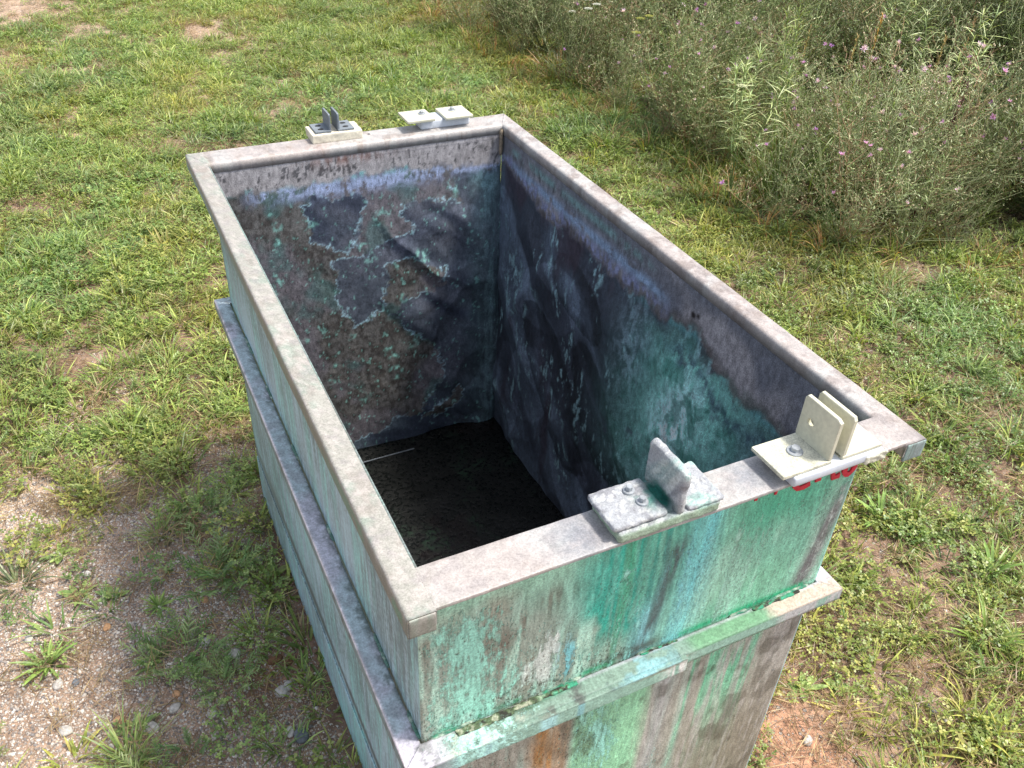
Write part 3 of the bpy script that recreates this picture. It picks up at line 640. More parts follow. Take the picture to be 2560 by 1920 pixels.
# weld beads between ledge and wall
def col_weld(V):
    x, y, z = V.T; n = fbm(x * 120 + z * 50, y * 120, 161, 4)
    C = np.tile(S(96, 132, 118, .9), (len(x), 1)); C = lay(C, S(150, 136, 118, .9), sm(1.3, 1.33, y) * sm(-.2, -.1, z)); C = lay(C, S(164, 180, 164, .9), sm(.55, .66, n) * sm(-.2, -.3, z)); C = lay(C, S(40, 130, 100, .9), sm(.5, .4, n) * sm(.1, .06, y))
    C2 = np.tile(S(90, 84, 72, .9), (len(x), 1)); M = np.zeros((len(x), 3)); M[:, 0] = .35; M[:, 1] = .6
    return C, C2, M
def bead(ax_, a_, b_, q, z, r=.0032, seed=0):
    n = max(6, int(abs(b_ - a_) / .004)); t = np.linspace(a_, b_, n); V = []
    for i, s_ in enumerate(t):
        e = min(1, min(i, n - 1 - i) / 2 + .25); rr = r * e * (.8 + .5 * random.random())
        for k in range(7):
            an = k / 7 * 2 * math.pi; o_ = (rr * math.cos(an), rr * math.sin(an))
            V.append((s_, q + o_[0], z + o_[1]) if ax_ == 'x' else (q + o_[0], s_, z + o_[1]) if ax_ == 'y' else (q + o_[0], z + o_[1], s_))
    F = [(i * 7 + k, (i + 1) * 7 + k, (i + 1) * 7 + (k + 1) % 7, i * 7 + (k + 1) % 7) for i in range(n - 1) for k in range(7)]
    F += [tuple(range(7)), tuple(range((n - 1) * 7, n * 7))]
    V = np.array(V); tpart('weld_bead', V, F, M_weld, True, attrs(col_weld, V))
for a_, b_ in [(1.19, 1.11), (.985, .93), (.77, .72), (.53, .485), (.27, .2), (.12, .07)]: bead('y', b_, a_, XI0 - .0018, LZ)
for a_, b_ in [(.045, .12), (.22, .30), (.395, .43), (.575, .62), (.655, .745)]: bead('x', a_, b_, YI0 - .0018, LZ, .0032)
bead('z', -.078, -.006, XI1 - .006, YI1 - .008, .0042)
def col_moss(V):
    x, y, z = V.T; n = fbm(x * 110, y * 110, 181, 4); C = np.tile(S(84, 100, 72, .9), (len(x), 1)); C = lay(C, S(158, 162, 140, .9), sm(.54, .62, n)); C = lay(C, S(48, 48, 42, .9), sm(.46, .38, n)); C = lay(C, S(60, 148, 116, .9), sm(.2, .26, x) * sm(.45, .6, n))
    C2 = np.tile(S(150, 190, 170, .9), (len(x), 1)); M = np.zeros((len(x), 3)); M[:, 0] = .3; M[:, 1] = .6; return C, C2, M
for x0_, x1_, d_, sd_ in ((.085, .175, .016, 1), (.165, .285, .012, 2), (.40, .47, .007, 3), (.62, .72, .010, 4)):
    V, F = rbox(x0_, x1_, YI0 - d_, YI0 - .004, LZ - .0015, LZ + .0028, .002, .0022, .0022, 120, sd_); tpart('crust', V, F, M_weld, True, attrs(col_moss, V))
# base skirt, below the dark grey line on the side wall
SK = -.86
def skirt(x0, x1, y0, y1, lab=None):
    V, F = rbox(x0, x1, y0, y1, BOT + .001, SK, .002, .012); tpart('base_skirt', V, F, M_side, True, attrs(col_side, V))
skirt(XI0 - .0035, XI0 - .0004, YI0 + .004, YI1 + .003)

# ---- red paint strokes on the front wall ------------------------------
def stroke(pts, wd, y=YI0 - .0036):
    V = []; F = []
    pts = [np.array(p_) for p_ in pts]; n = len(pts)
    for i, p_ in enumerate(pts):
        d = pts[min(i + 1, n - 1)] - pts[max(i - 1, 0)]; d = d / (np.linalg.norm(d) + 1e-9); q = np.array([-d[1], d[0]]) * wd * (.45 + .08 * math.sin(i * 2.1))
        for s_ in (1, -1):
            e = p_ + q * s_
            for yy in (y, y + .003): V.append((e[0], yy, e[1]))
    for i in range(n - 1):
        o_ = i * 4
        F += [(o_, o_ + 2, o_ + 6, o_ + 4), (o_, o_ + 4, o_ + 5, o_ + 1), (o_ + 2, o_ + 3, o_ + 7, o_ + 6), (o_ + 1, o_ + 5, o_ + 7, o_ + 3)]
    F += [(0, 1, 3, 2), (n * 4 - 4, n * 4 - 2, n * 4 - 1, n * 4 - 3)]
    return V, F
def letter(*strokes):
    Vt = []; Ft = []
    for i, (p_, w2) in enumerate(strokes):
        V, F = stroke(p_, w2, YI0 - .0036 - i * .0002); o_ = len(Vt); Vt += V; Ft += [tuple(a_ + o_ for a_ in f) for f in F]
    tpart('painted_letter', Vt, Ft, M_red)
letter(([(.560, -.060), (.559, -.088)], .005))
letter(([(.599, -.055), (.597, -.078), (.596, -.090)], .005))
letter(([(.632, -.045), (.634, -.088), (.640, -.095), (.652, -.096), (.663, -.092)], .011))
letter(([(.676, -.05), (.679, -.094)], .010), ([(.68, -.082), (.690, -.074), (.698, -.078)], .009))
letter(([(.724, -.074), (.712, -.075), (.707, -.086), (.711, -.099), (.724, -.098)], .010))
th_ = np.linspace(0, 2 * math.pi, 14)
letter(([(.742 + .010 * math.cos(a_), -.089 + .014 * math.sin(a_)) for a_ in th_], .010))

# ---- brackets ---------------------------------------------------------
def col_crust(V):
    x, y, z = V.T; n = fbm(x * 90, y * 90 + z * 60, 171, 4); b_ = fbm(x * 30, y * 30 + z * 30, 172, 3)
    C = np.tile(S(166, 169, 174, .85), (len(x), 1)); C = lay(C, S(150, 190, 180, .88), sm(.5, .66, b_) * sm(.355, .37, x) * .7)
    C = lay(C, S(110, 108, 116, .88), sm(.50, .68, n) * .5); C = lay(C, S(206, 208, 206, .9), sm(.56, .68, fbm(x * 200, y * 200 + z * 90, 174, 3)) * .6)
    C = lay(C, S(18, 88, 78, .8), np.clip(ga(x, .355, .010) * ga(y, .040, .028) * 1.6, 0, 1) * sm(.036, .026, z))
    C = lay(C, S(60, 140, 126, .85), np.clip(ga(x, .340, .014) * ga(y, .046, .024) * 1.1, 0, 1) * sm(.4, .6, b_))
    C = lay(C, S(150, 176, 146, .85), sm(.0165, .012, z) * .75)
    C2 = np.tile(S(120, 116, 124, .85), (len(x), 1)); M = np.zeros((len(x), 3)); M[:, 0] = .24; M[:, 1] = .6
    return C, C2, M
def sub(name, parent, V, F, mat, smooth=True, at=None, label=None):
    o = tpart(name, V, F, mat, smooth, at, parent)
    if label: o['label'] = label
    return o
def join(*parts):
    Vt = []; Ft = []; o_ = 0
    for V, F in parts: Vt.append(np.asarray(V)); Ft += [tuple(int(i) + o_ for i in f) for f in F]; o_ += len(V)
    return np.vstack(Vt), Ft
def cyl(cx, cy, z0, z1, r, n=18, r2=None):
    r2 = r if r2 is None else r2; V = []
    for z, rr in ((z0, r), (z1 - .0006, r), (z1, r2 - .0006)):
        for k in range(n): V.append((cx + rr * math.cos(k / n * 2 * math.pi), cy + rr * math.sin(k / n * 2 * math.pi), z))
    F = [(j * n + k, j * n + (k + 1) % n, (j + 1) * n + (k + 1) % n, (j + 1) * n + k) for j in (0, 1) for k in range(n)]
    F += [tuple(range(n))[::-1], tuple(range(2 * n, 3 * n))]
    return V, F
def bolt(parent, x, y, z, r=.0085, nut=.0052):
    a_ = cyl(x, y, z - .001, z + .0018, r, 20); b_ = cyl(x, y, z + .0018, z + .0018 + nut, r * .58, 6)
    V, F = join(a_, b_); sub('bolt', parent, V, F, M_bolt, False)
def plate_x(x0, x1, y0, y1, z0, z1, hole=None, r=.004):
    """plate normal to x with rounded upper corners and an optional hole (y, z, radius)"""
    def outline(n):
        out = []
        cy, cz = (hole[0], hole[1]) if hole else ((y0 + y1) / 2, (z0 + z1) / 2)
        for k in range(n):
            a_ = 2 * math.pi * (k + .5) / n; dy, dz = math.cos(a_), math.sin(a_)
            s_ = min([((y1 if dy > 0 else y0) - cy) / dy if abs(dy) > 1e-6 else 9, ((z1 if dz > 0 else z0) - cz) / dz if abs(dz) > 1e-6 else 9])
            py, pz = cy + dy * s_, cz + dz * s_
            qy, qz = np.clip(py, y0 + r, y1 - r), np.clip(pz, z0, z1 - r); l = math.hypot(py - qy, pz - qz)
            if l > r: py, pz = qy + (py - qy) * r / l, qz + (pz - qz) * r / l
            out.append((py, pz))
        return out, cy, cz
    n = 48; o_, cy, cz = outline(n); V = []; hr = hole[2] if hole else .0004
    inn = [(cy + hr * math.cos(2 * math.pi * (k + .5) / n), cz + hr * math.sin(2 * math.pi * (k + .5) / n)) for k in range(n)]
    ch = .0007
    ob = [(cy + (a_ - cy) * (1 - ch / .03), cz + (b_ - cz) * (1 - ch / .03)) for a_, b_ in o_]
    for xx, ring in ((x0, inn), (x0, ob), (x0 + ch, o_), (x1 - ch, o_), (x1, ob), (x1, inn)): V += [(xx, a_, b_) for a_, b_ in ring]
    F = [(j * n + k, ((j + 1) % 6) * n + k, ((j + 1) % 6) * n + (k + 1) % n, j * n + (k + 1) % n) for j in range(6) for k in range(n)]
    return np.array(V), F
# B1 corroded bracket on the front rim, left
V, F = rbox(.277, .428, .002, .073, -.0009, .0160, .004, .003, .0016, 120, 8)
b1 = tpart('mounting_pad', V, F, M_crust, True, attrs(col_crust, V)); b1['label'] = 'green crusted pad under the corroded bracket'
V, F = rbox(.270, .350, .007, .076, .0155, .0245, .004, .003, .0014, 130, 3); sub('base_plate', b1, V, F, M_crust, True, attrs(col_crust, V), 'frayed grey left base plate')
V, F = rbox(.378, .434, .003, .078, .0150, .0220, .003, .003, .0012, 130, 5); sub('base_plate', b1, V, F, M_crust, True, attrs(col_crust, V), 'frayed grey right base plate')
V, F = rbox(.3600, .3735, .004, .083, .012, .082, .007, .003, .0016, 110, 6)
V[:, 0] += (V[:, 2] - .01) * .02; sub('upright_plate', b1, V, F, M_crust, True, attrs(col_crust, V), 'corroded upright plate')
V, F = rbox(.344, .366, .012, .068, .010, .0215, .004, .0025, .003, 160, 7); sub('corrosion_lump', b1, V, F, M_crust, True, attrs(col_crust, V), 'dark teal corrosion')
bolt(b1, .322, .058, .0255, .0080, .0065); bolt(b1, .327, .034, .0255, .0080, .0065)
# B2 cream fibreglass pair on the front rim, right
V, F = rbox(.545, .706, -.0045, .062, -.0009, .0160, .004, .006); b2 = tpart('mounting_pad', V, F, M_white, True); b2['label'] = 'white pad under the cream angles, crusted at its right end'
V, F = rbox(.672, .712, -.007, .0, -.004, .012, .004, .003, .0025, 180, 2); sub('crust', b2, V, F, M_frp_fuzzy)
V1 = rbox(.527, .611, .000, .068, .0158, .0222, .0015, .006); V2 = plate_x(.6045, .611, .001, .0685, .018, .090, (.048, .055, .0060))
V, F = join(V1, V2); mi = [1] * len(V1[1]) + [0] * len(V2[1])
o = tpart('angle_bracket', V, F, [M_frp, M_frp_fuzzy], False, None, b2, mi); o['label'] = 'left cream angle with a hole and a bolt'
V1 = rbox(.630, .703, .000, .069, .0158, .0222, .0015, .006); V2 = plate_x(.630, .6365, .001, .0690, .018, .088)
V, F = join(V1, V2); sub('angle_bracket', b2, V, F, M_frp, False, None, 'right cream angle')
bolt(b2, .576, .036, .0226, .0115, .0060)
# B3 block with grey angles on the back rim
V, F = rbox(.282, .404, 1.378, 1.4415, -.0005, .0215, .003, .005, .0012, 70, 9); b3 = tpart('mounting_block', V, F, M_block, True); b3['label'] = 'cream stained block under two grey angles'
for xs, side in ((.330, -1), (.346, 1)):
    x0_, x1_ = (xs - .038, xs) if side < 0 else (xs, xs + .040)
    V1 = rbox(x0_, x1_, 1.383, 1.4385, .0213, .0265, .001, .01); px_ = (xs - .0045, xs) if side < 0 else (xs, xs + .0045)
    V2 = plate_x(px_[0], px_[1], 1.384, 1.438, .025, .064, None, .003)
    V, F = join(V1, V2); g_ = sub('angle_bracket', b3, V, F, M_grey, False)
    for yy in (1.398, 1.422):
        V, F = cyl((x0_ + x1_) / 2 - side * -.002, yy, .0262, .0268, .006, 14); V = np.array(V); V[:, 0] = ((x0_ + x1_) / 2) + (V[:, 0] - (x0_ + x1_) / 2) * 1.3
        sub('slot_shade', b3, V, F, M_dark, False)  # dark disc laid on the angle, standing for the shade inside a slot
# B4 white channel with two cream plates on the back rim
V, F = rbox(.552, .684, 1.378, 1.432, -.0005, .0225, .006, .006); b4 = tpart('mounting_pad', V, F, M_white, True); b4['label'] = 'white channel pad under two cream plates'
for x0_, x1_, y0_, y1_, bx2 in ((.515, .586, 1.366, 1.438, .566), (.612, .684, 1.360, 1.434, .647)):
    V, F = rbox(x0_, x1_, y0_, y1_, .0235, .0300, .001, .01); sub('cream_plate', b4, V, F, M_frp, True)
    bolt(b4, bx2, 1.408, .0305, .0095, .0055)
V, F = cyl(.425, 1.398, -.0002, .0004, .0042, 14); sub('rim_hole_shade', tank, V, F, M_dark, False)  # dark disc on the rim, painted shade of a hole

# ------------------------------------------------------------------ scatter by geometry nodes
def scatter(name, protos, Pn, rot, scl, idx, tint, label=None, cat=None, kind='stuff'):
    cl = bpy.data.collections.new(name + '_source')
    for i, me in enumerate(protos): cl.objects.link(bpy.data.objects.new('%s_source_%02d' % (name, i), me))
    me = bpy.data.meshes.new(name); me.from_pydata(np.asarray(Pn).tolist(), [], [])
    n = len(Pn)
    for k, t, dn, d in (('rot', 'FLOAT_VECTOR', 'vector', rot), ('scl', 'FLOAT', 'value', scl), ('idx', 'INT', 'value', idx), ('tint', 'FLOAT_VECTOR', 'vector', tint)):
        at = me.attributes.new(k, t, 'POINT'); at.data.foreach_set(dn, np.asarray(d, np.int32 if t == 'INT' else np.float32).ravel())
    ob = link(name, me)
    g = bpy.data.node_groups.new(name, 'GeometryNodeTree')
    g.interface.new_socket('Geometry', in_out='INPUT', socket_type='NodeSocketGeometry'); g.interface.new_socket('Geometry', in_out='OUTPUT', socket_type='NodeSocketGeometry')
    nn = g.nodes; gi = nn.new('NodeGroupInput'); go_ = nn.new('NodeGroupOutput'); ip = nn.new('GeometryNodeInstanceOnPoints')
    ci = nn.new('GeometryNodeCollectionInfo'); ci.inputs['Collection'].default_value = cl; ci.inputs['Separate Children'].default_value = True; ci.inputs['Reset Children'].default_value = True
    def na(nm, t):
        q = nn.new('GeometryNodeInputNamedAttribute'); q.data_type = t; q.inputs['Name'].default_value = nm; return q.outputs['Attribute']
    er = nn.new('FunctionNodeEulerToRotation')
    L = g.links.new
    L(gi.outputs[0], ip.inputs['Points']); L(ci.outputs[0], ip.inputs['Instance']); ip.inputs['Pick Instance'].default_value = True
    L(na('idx', 'INT'), ip.inputs['Instance Index']); L(na('rot', 'FLOAT_VECTOR'), er.inputs[0]); L(er.outputs[0], ip.inputs['Rotation']); L(na('scl', 'FLOAT'), ip.inputs['Scale'])
    L(ip.outputs[0], go_.inputs[0])
    md = ob.modifiers.new('scatter', 'NODES'); md.node_group = g
    tag(ob, label, cat, None, kind)
    return ob

# ------------------------------------------------------------------ plant builders
def strip(path, widths, side):
    path = np.array(path); side = np.asarray(side); n = len(path)
    V = []; 
    for i in range(n): V += [path[i] - side * widths[i] / 2, path[i] + side * widths[i] / 2]
    F = [(2 * i, 2 * i + 1, 2 * i + 3, 2 * i + 2) for i in range(n - 1)]
    return np.array(V), F
def blade(g, base, az, ln, wd, lean, curl, c, m=0, seg=4, shape='blade'):
    p = np.array(base, float); el = lean; pts = [p.copy()]; 
    for i in range(seg):
        d = np.array([math.cos(az) * math.cos(el), math.sin(az) * math.cos(el), math.sin(el)]); p = p + d * ln / seg; pts.append(p.copy()); el -= curl / seg
    t = np.linspace(0, 1, seg + 1)
    wv = wd * (np.clip(1 - t ** 2.2, .03, 1) * np.minimum(1, .55 + t * 2)) if shape == 'blade' else wd * np.clip(np.sin(np.pi * np.clip(t * .93 + .05, 0, 1)) ** .8, .06, 1)
    tw = random.uniform(-.5, .5); sd = np.array([-math.sin(az), math.cos(az), tw]); sd /= np.linalg.norm(sd)
    V, F = strip(pts, wv, sd)
    if wd > .005:     # folded midrib
        V2 = []; 
        for i in range(seg + 1):
            mid = pts[i] - np.array([0, 0, wv[i] * .22]); V2 += [V[2 * i], mid, V[2 * i + 1]]
        F = []
        for i in range(seg):
            F += [(3 * i, 3 * i + 1, 3 * i + 4, 3 * i + 3), (3 * i + 1, 3 * i + 2, 3 * i + 5, 3 * i + 4)]
        V = np.array(V2)
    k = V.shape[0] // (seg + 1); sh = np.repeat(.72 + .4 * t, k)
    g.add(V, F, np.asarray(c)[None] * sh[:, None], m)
def tube(g, pts, r0, r1, c, m=0, n=3):
    pts = np.array(pts); V = []; K = len(pts)
    for i, p in enumerate(pts):
        d = pts[min(i + 1, K - 1)] - pts[max(i - 1, 0)]; d = d / (np.linalg.norm(d) + 1e-9)
        a_ = np.cross(d, [0.3, .2, .93]); a_ /= np.linalg.norm(a_) + 1e-9; b_ = np.cross(d, a_); r = r0 + (r1 - r0) * i / (K - 1)
        for k in range(n): V.append(p + r * (a_ * math.cos(k * 2 * math.pi / n) + b_ * math.sin(k * 2 * math.pi / n)))
    F = [(i * n + k, i * n + (k + 1) % n, (i + 1) * n + (k + 1) % n, (i + 1) * n + k) for i in range(K - 1) for k in range(n)]
    g.add(V, F, c, m)
U = random.uniform
GR = [S(152, 174, 92), S(132, 158, 82), S(172, 188, 106), S(122, 148, 84), S(160, 168, 112)]
DRY = [S(196, 172, 126), S(176, 146, 108), S(150, 118, 90)]
def grass_clump(g, n, h, w_, spread=.03, lean=(.5, 1.35), mats=0, pal=None, curl=(.3, 1.6)):
    for _ in range(n):
        a_ = U(0, 6.28); r = spread * math.sqrt(random.random()); c = random.choice(pal or GR) * U(.8, 1.15)
        blade(g, (r * math.cos(a_), r * math.sin(a_), -.004), a_ + U(-.8, .8), h * U(.5, 1.1), w_ * U(.6, 1.25), U(*lean), U(*curl), c, mats)
def clover(g, n, spread, s_=.008, h=(.012, .045)):
    for _ in range(n):
        a_ = U(0, 6.28); r = spread * math.sqrt(random.random()); x, y, z = r * math.cos(a_), r * math.sin(a_), U(*h); c = random.choice([S(124, 150, 76), S(148, 170, 92), S(114, 142, 74), S(166, 182, 110)]) * U(.8, 1.15)
        g.add([(x * .8, y * .8, 0), (x * .8 + .001, y * .8, 0), (x, y, z)], [(0, 1, 2)], c * .8)
        t0 = U(0, 6.28); tx, ty = U(-.45, .45), U(-.45, .45)
        for k in range(3):
            b_ = t0 + k * 2.094; q = s_ * U(.8, 1.25); V = []
            for rr, da in ((0, 0), (.55, -.62), (1., -.38), (1.05, 0), (1., .38), (.55, .62)):
                dx, dy = q * rr * math.cos(b_ + da), q * rr * math.sin(b_ + da); V.append((x + dx, y + dy, z + dx * tx + dy * ty + .15 * q * rr))
            g.add(V, [(0, 1, 2, 3), (0, 3, 4, 5)], c * U(.9, 1.1))
def rosette(g, n, ln, wd, lean=(.15, .7), pal=None, jag=False):
    for i in range(n):
        a_ = i * 2.4 + U(-.3, .3); c = (random.choice(pal) if pal else S(96, 134, 56, .8)) * U(.8, 1.15)
        blade(g, (.004 * math.cos(a_), .004 * math.sin(a_), .0), a_, ln * U(.6, 1.1), wd * U(.7, 1.1), U(*lean), U(.3, 1.0), c, 0, 6, 'leaf')
def feather(g, n, spread, h=.08):
    for _ in range(n):
        a_ = U(0, 6.28); r = spread * random.random(); l = h * U(.5, 1.1); el = U(.3, 1.2); b0 = np.array([r * math.cos(a_), r * math.sin(a_), 0]); d = np.array([math.cos(a_) * math.cos(el), math.sin(a_) * math.cos(el), math.sin(el)])
        c = random.choice([S(124, 152, 86), S(148, 168, 108), S(112, 144, 80)]) * U(.8, 1.2)
        tube(g, [b0, b0 + d * l], .0008, .0005, c)
        for k in range(7):
            q = b0 + d * l * (.25 + .11 * k)
            for s_ in (-1, 1): blade(g, q, a_ + s_ * U(.7, 1.2), l * .28 * (1.1 - k * .09), .0035, el * .5 + U(-.3, .4), .5, c * U(.85, 1.2), 0, 2)
def jitter(me): return me
protos_grass = []
for i in range(9):
    g = G(); grass_clump(g, 26, (.06, .075, .09, .055, .10, .07, .065, .085, .05)[i], (.0046, .0056, .0066, .0036, .006, .0072, .005, .0054, .0042)[i], (.03, .035, .04, .035, .03, .045, .04, .035, .05)[i]); protos_grass.append(g.me('grass_tuft', [M_leafI]))
protos_clover = []
for i in range(5):
    g = G(); clover(g, 44, .055, .0050 + .0006 * i); protos_clover.append(g.me('clover_patch', [M_leafI]))
for i in range(3):
    g = G(); feather(g, 9, .03, .07); protos_clover.append(g.me('feathery_weed', [M_leafI]))
for i in range(2):
    g = G(); rosette(g, 8, .055, .015, pal=GR); protos_clover.append(g.me('small_rosette', [M_leafI]))
protos_dry = []
for i in range(4):
    g = G()
    for _ in range(26):
        a_ = U(0, 6.28); r = .06 * random.random(); blade(g, (r * math.cos(a_), r * math.sin(a_), U(.0, .02)), U(0, 6.28), U(.03, .09), U(.0012, .0028), U(-.05, .5), U(-.3, .6), random.choice(DRY) * U(.6, 1.1), 0, 3)
    protos_dry.append(g.me('dry_straw', [M_leafI]))
def stone_me(seed, c, sub_=2, flat=.65):
    import bmesh
    bm = bmesh.new(); bmesh.ops.create_icosphere(bm, subdivisions=sub_, radius=1)
    r = np.random.RandomState(seed); sc = np.array([1, U(.65, 1), flat * U(.8, 1.1)]); V = np.array([v.co[:] for v in bm.verts])
    n = fbm(V[:, 0] * 1.3 + seed, V[:, 1] * 1.3 + V[:, 2], seed, 3); V = V * (.75 + .5 * n)[:, None]
    for _ in range(5):
        d = r.randn(3); d /= np.linalg.norm(d); k = .72; q = V @ d; V -= np.outer(np.maximum(q - k, 0), d)
    V = V * sc; F = [[v.index for v in f.verts] for f in bm.faces]; bm.free()
    return V, F
protos_peb = []
for i in range(5):
    V, F = stone_me(i + 3, None, 1); protos_peb.append(mesh('pebble', V, F, M_stoneI, True, {'Col': np.ones((len(V), 3))}))

# ------------------------------------------------------------------ ground cover
def in_tank(x, y, m=.02): return (x > XI0 - m) & (x < XI1 + m) & (y > YI0 - m) & (y < YI1 + m)
def place(n, seed, dens, zone):
    r = np.random.RandomState(seed); x = r.uniform(zone[0], zone[1], n); y = r.uniform(zone[2], zone[3], n)
    # keep to what the camera (and a step aside) can see
    M3 = np.array(cob.rotation_euler.to_matrix()); v = np.stack([x, y, np.zeros(n)], 1) - np.array(cob.location); q = v @ M3
    z_ = -q[:, 2]; ok = (z_ > .2) & (np.abs(q[:, 0] / z_) < .78) & (q[:, 1] / z_ > -.62) & (q[:, 1] / z_ < .55)
    ok &= ~in_tank(x, y) & (r.uniform(0, 1, n) < dens(x, y))
    return x[ok], y[ok], r
def tints(x, y, r, v=.25, dryness=True):
    n = len(x); b_ = fbm(x * 1.7, y * 1.7, 201, 4); d_ = fbm(x * 2.6 + 7, y * 2.6, 203, 4)
    t = np.ones((n, 3)) * (.85 + .5 * (b_ - .4))[:, None] * r.uniform(1 - v, 1 + v, n)[:, None]
    dr = sm(.5, .72, d_ + r.uniform(-.12, .12, n))
    t *= 1 + dr[:, None] * (np.array([1.22, 1.0, .95]) - 1)[None]
    t *= np.array([1.05, 1.0, .88])
    bl = sm(.55, .7, fbm(x * 1.1 + 30, y * 1.1, 205, 3) + r.uniform(-.15, .15, n)); t *= 1 + bl[:, None] * (np.array([.82, .95, 1.2]) - 1)[None]
    return t
zone = (-1.8, 6.5, -1.0, 9.5)
def dg(x, y): return np.clip((1 - bare(x, y)) * 1.15 - .08, .02, 1) * (.9 - .55 * sm(-.1, .3, x - edge(y))) * np.clip(.02 + 1.6 * fbm(x * 4, y * 4, 230, 4), 0, 1)
x, y, r = place(60000, 301, dg, zone); n = len(x)
scatter('grass', protos_grass, np.stack([x, y, gh(x, y)], 1), np.stack([r.uniform(-.2, .2, n), r.uniform(-.2, .2, n), r.uniform(0, 6.28, n)], 1), r.uniform(.55, 1.15, n) * (1 + .25 * sm(.45, .7, fbm(x * 3, y * 3, 207, 3))), r.randint(0, 9, n), tints(x, y, r),
        'short coarse grass growing round the tank and up to the weeds', 'grass')
def dc(x, y): return np.clip(1.02 - bare(x, y) * .95, .05, 1) * (.85 - .5 * sm(0, .5, x - edge(y))) * np.clip(.3 + fbm(x * 3 + 11, y * 3, 231, 3) * 1.1, 0, 1)
x, y, r = place(27000, 302, dc, zone); n = len(x)
scatter('clover', protos_clover, np.stack([x, y, gh(x, y)], 1), np.stack([r.uniform(-.1, .1, n), r.uniform(-.1, .1, n), r.uniform(0, 6.28, n)], 1), r.uniform(.7, 1.3, n), r.choice(10, n, p=[.15, .15, .15, .15, .12, .07, .07, .06, .04, .04]), tints(x, y, r, .2),
        'low clover and feathery weeds between the grass', 'ground cover')
def dd_(x, y): return np.clip(.75 - .8 * np.abs(bare(x, y) - .45), .1, 1) * np.clip(.15 + fbm(x * 5, y * 5, 232, 3) * 1.2, 0, 1)
x, y, r = place(30000, 303, dd_, zone); n = len(x)
scatter('dry_straw', protos_dry, np.stack([x, y, gh(x, y) + .002], 1), np.stack([r.uniform(-.1, .1, n), r.uniform(-.1, .1, n), r.uniform(0, 6.28, n)], 1), r.uniform(.6, 1.3, n), r.randint(0, 4, n), np.ones((n, 3)) * r.uniform(.6, 1.2, n)[:, None],
        'dead straw lying between the green blades', 'straw')
def dp(x, y): return np.clip(bare(x, y) * 1.25 - .15, 0.01, 1) * (1 - .75 * ga(x, .93, .16) * ga(y, .05, .25)) * (1 - .6 * ga(x, -.1, .1) * ga(y, .78, .12)) * np.clip(.1 + 1.4 * fbm(x * 6, y * 6, 233, 3), 0, 1)
x, y, r = place(110000, 304, dp, (-1.6, 4, -.8, 7.6)); n = len(x)
x2, y2, r2 = place(150000, 305, dp, (-1.1, .1, .3, 2.1)); x = np.concatenate([x, x2]); y = np.concatenate([y, y2]); n = len(x)
pal = np.array([S(196, 184, 174), S(222, 212, 202), S(168, 156, 148), S(210, 186, 166), S(146, 140, 138), S(238, 230, 222)])
scatter('gravel', protos_peb, np.stack([x, y, gh(x, y) + .0005], 1), r.uniform(-3, 3, (n, 3)) * np.array([.15, .15, 1]), .0016 + .0056 * r.power(.5, n) * r.uniform(.2, 1, n) ** 1.6, r.randint(0, 5, n), pal[r.randint(0, 6, n)] * r.uniform(.62, 1.02, n)[:, None],
        'pale fine gravel showing on the bare soil', 'gravel')

# ------------------------------------------------------------------ single stones
STN = [(-.455, 1.269, .011, 0, 'white angular stone on the gravel beside the broad leaved weeds'), (-.212, .917, .011, 1, 'white angular pebble on bare soil above the dark bushy weed'), (-.158, .854, .013, 1, 'pale rounded stone at the tip of the bushy weed'),
       (-.07, .796, .016, 2, 'brown clod of earth close to the tank base'), (-.045, .78, .012, 2, 'smaller brown clod behind the brown earth clod by the tank'), (-.061, .715, .013, 1, 'white flattish stone below the brown clods beside the tank'), (-.537, .799, .015, 1, 'grey white oval stone nearest the lower left corner'),
       (-.544, .937, .014, 1, 'pale stone between two weed rosettes at far left'), (-.506, .926, .008, 3, 'dark slate pebble beside a pale stone at far left'), (-.312, .763, .014, 1, 'tall white stone with a tan pebble to its right'),
       (-.300, .80, .009, 4, 'tan orange pebble beside the tall white stone'), (-.237, .712, .013, 1, 'grey white stone right of the grass tuft by the gravel'), (-.364, .736, .015, 1, 'white stone left of the gravel strip foot'), (-.035, 1.137, .012, 1, 'pale stone in the dark soil beside the tank wall'),
       (-.083, .705, .016, 1, 'light grey stone close to the tank side'), (-.088, .595, .012, 1, 'white pebble at the bottom edge near the tank'), (-.067, .574, .017, 3, 'blue grey stone at the bottom edge near the tank'), (-.426, .781, .012, 4, 'peach coloured stone on the lower gravel'),
       (-.426, 1.066, .010, 4, 'small tan stone between rosettes'), (.976, .088, .013, 1, 'grey stone on the orange soil right of the tank'), (1.31, .032, .013, 3, 'dark brown stone in the grass right of the tank'), (1.325, -.009, .013, 1, 'white stone in the grass right of the tank'), (1.338, -.021, .010, 1, 'smaller white stone touching the white one right of the tank'),
       (-.33, .93, .010, 1, 'small white stone left of the bushy weed'), (-.19, 1.05, .009, 4, 'small buff stone in the middle of the gravel'), (-.60, 1.10, .011, 1, 'pale stone at the left border of the gravel')]
SC_ = [S(225, 220, 215, .9), S(196, 190, 184, .9), S(120, 88, 66, .9), S(118, 122, 128, .8), S(202, 158, 120, .9)]
